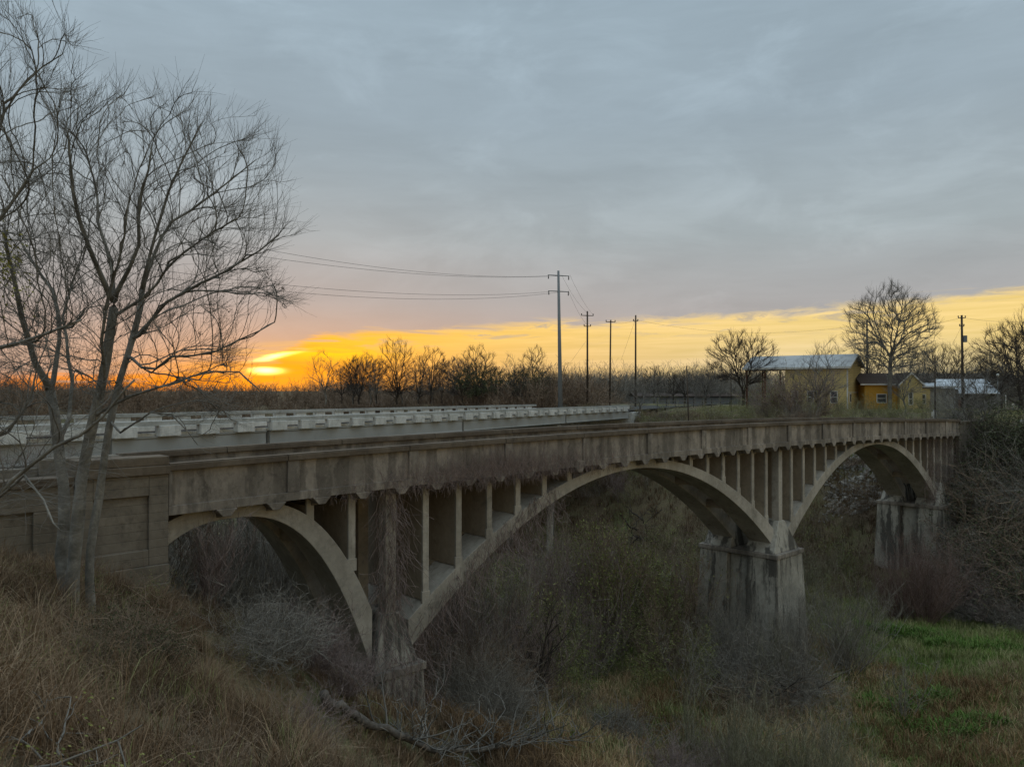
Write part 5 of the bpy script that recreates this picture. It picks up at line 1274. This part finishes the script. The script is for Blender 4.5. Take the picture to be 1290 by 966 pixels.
# long low roof behind
C4 = Vector(px(1150, 505, 130)); z4 = gz(C4.x, C4.y)
s4 = empty('long_barn', (C4.x, C4.y, z4), 0, label='long low dark-roofed building behind the sheds', cat='barn')
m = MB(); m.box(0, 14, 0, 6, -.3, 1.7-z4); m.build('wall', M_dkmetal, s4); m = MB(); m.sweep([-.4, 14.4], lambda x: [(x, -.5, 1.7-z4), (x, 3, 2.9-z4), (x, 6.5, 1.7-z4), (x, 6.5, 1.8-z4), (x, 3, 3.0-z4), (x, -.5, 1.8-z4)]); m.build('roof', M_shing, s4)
# ruined pale wall and low sheds beyond the newer bridge
C5 = Vector(px(632, 507, 124)); z5 = gz(C5.x, C5.y)
rn = empty('ruined_wall', (C5.x, C5.y, z5), R(4), label='ruined pale roofless wall with gaps between the two dark evergreens', cat='ruin')
m = MB()
for i, (a, b_, hh) in enumerate(((0, .7, 2.6), (.95, 1.5, 3.1), (1.9, 2.7, 2.9), (2.9, 3.5, 2.4))): m.box(a, b_, 0, .4, -.2, hh)
m.box(0, 3.5, .02, .38, -.2, .8) if False else None
m.build('wall', simple('pale_plaster', (.36, .32, .26), .9, .2, 1.5), rn)
C6 = Vector(px(668, 507, 128)); z6 = gz(C6.x, C6.y)
r6 = empty('farm_shed', (C6.x, C6.y, z6), 0, label='low pinkish shed with dark doorway left of the steel pole', cat='shed')
m = MB(); m.box(0, 3.6, 0, 3, -.2, 2.6); m.build('wall', simple('pinkish_boards', (.24, .18, .155), .9, .15, 2), r6); m = MB(); m.box(-.2, 3.8, -.2, 3.2, 2.603, 2.75); m.build('roof', M_mroof, r6); m = MB(); m.box(1.5, 2.3, -.02, -.004, 0, 2.1); m.build('door', M_gls, r6)
# field fence beyond the far bank
fc = empty('field_fence', tuple(Vector((px(828, 505, 118)[0], 118, gz(px(828, 505, 118)[0], 118)))), R(-8), label='dull post and rail fence crossing the field beyond the far bank', cat='fence')
for i in range(13):
    m = MB(); m.box(i*1.35-.05, i*1.35+.05, -.05, .05, -.4, 1.25); m.build('post', M_wpole, fc)
m = MB(); m.box(-.1, 16.4, -.09, -.055, .95, 1.07); m.box(-.1, 16.4, -.09, -.055, .45, .55); m.build('rail', M_ins, fc)
# far grey field building and slabs
C7 = Vector(px(800, 500, 150)); z7 = gz(C7.x, C7.y)
s7 = empty('long_shed', (C7.x, C7.y, z7), R(3), label='long low grey shed far behind the thin poles', cat='shed')
m = MB(); m.box(0, 24, 0, 5, -.2, 1.6); m.build('wall', simple('grey_boards', (.16, .165, .165), .9, .15, 1), s7); m = MB(); m.sweep([-.3, 24.3], lambda x: [(x, -.4, 1.6), (x, 2.5, 2.2), (x, 5.4, 1.6), (x, 5.4, 1.7), (x, 2.5, 2.3), (x, -.4, 1.7)]); m.build('roof', M_shing, s7)
# gravel road end on the right bank
m = MB(); m.sweep([74.0, 82, 95, 160], lambda t: [(t, -1.5, gz(*xy(t, -1.5))+.05), (t, 6, gz(*xy(t, 6))+.05), (t, 6, gz(*xy(t, 6))+.06), (t, -1.5, gz(*xy(t, -1.5))+.06)])
tag(m.build('gravel_road', simple('gravel', (.20, .18, .15), .95, .25, 4), None, (P0[0], P0[1], 0), BANG), kind='structure')
m = MB(); m.sweep([66.6, 74.0], lambda t: [(t, .55, -3.9), (t, BW-.55, -3.9), (t, BW-.55, -3.42), (t, .55, -3.42)]); tag(m.build('road', M_asph, None, (P0[0], P0[1], 0), BANG), kind='structure')
# small roadside things by the right road end
def sign(x, Y, w_, h_, zc, label, material):
    X = (x-645)/F*Y; z = gz(X, Y); r = empty('road_marker', (X, Y, z), label=label, cat='marker')
    m = MB(); m.box(-.04, .04, -.04, .04, -.3, zc+h_); m.build('post', M_newc, r); m = MB(); m.box(-w_/2, w_/2, -.065, -.045, zc-h_/2, zc+h_/2); m.build('panel', material, r, bevel=.008)
sign(1276, 88, .35, .25, .8, 'tiny white marker plate at the road end near the right edge', M_wht)
sign(1176, 79, .5, .45, .9, 'small pale box on a post beside the thin dark post', M_wht)
wp = pole(1267, 497, 520, 86, .05, .045, 'short white post on the verge at the right road end', M_wht, (), name='post', cat='post')
# low guard rail by the road end
gr = empty('guard_rail', (*xy(69, 5.6), gz(*xy(69, 5.6))), BANG, label='low white-topped guard rail along the verge right of the old bridge', cat='guard rail')
for i in range(5):
    m = MB(); m.box(i*1.6-.06, i*1.6+.06, -.06, .06, -1.5, 1.0-.0); m.build('post', M_newc, gr)
m = MB(); m.box(-.2, 6.7, -.12, -.065, .62, .92); m.build('rail', M_newc, gr)
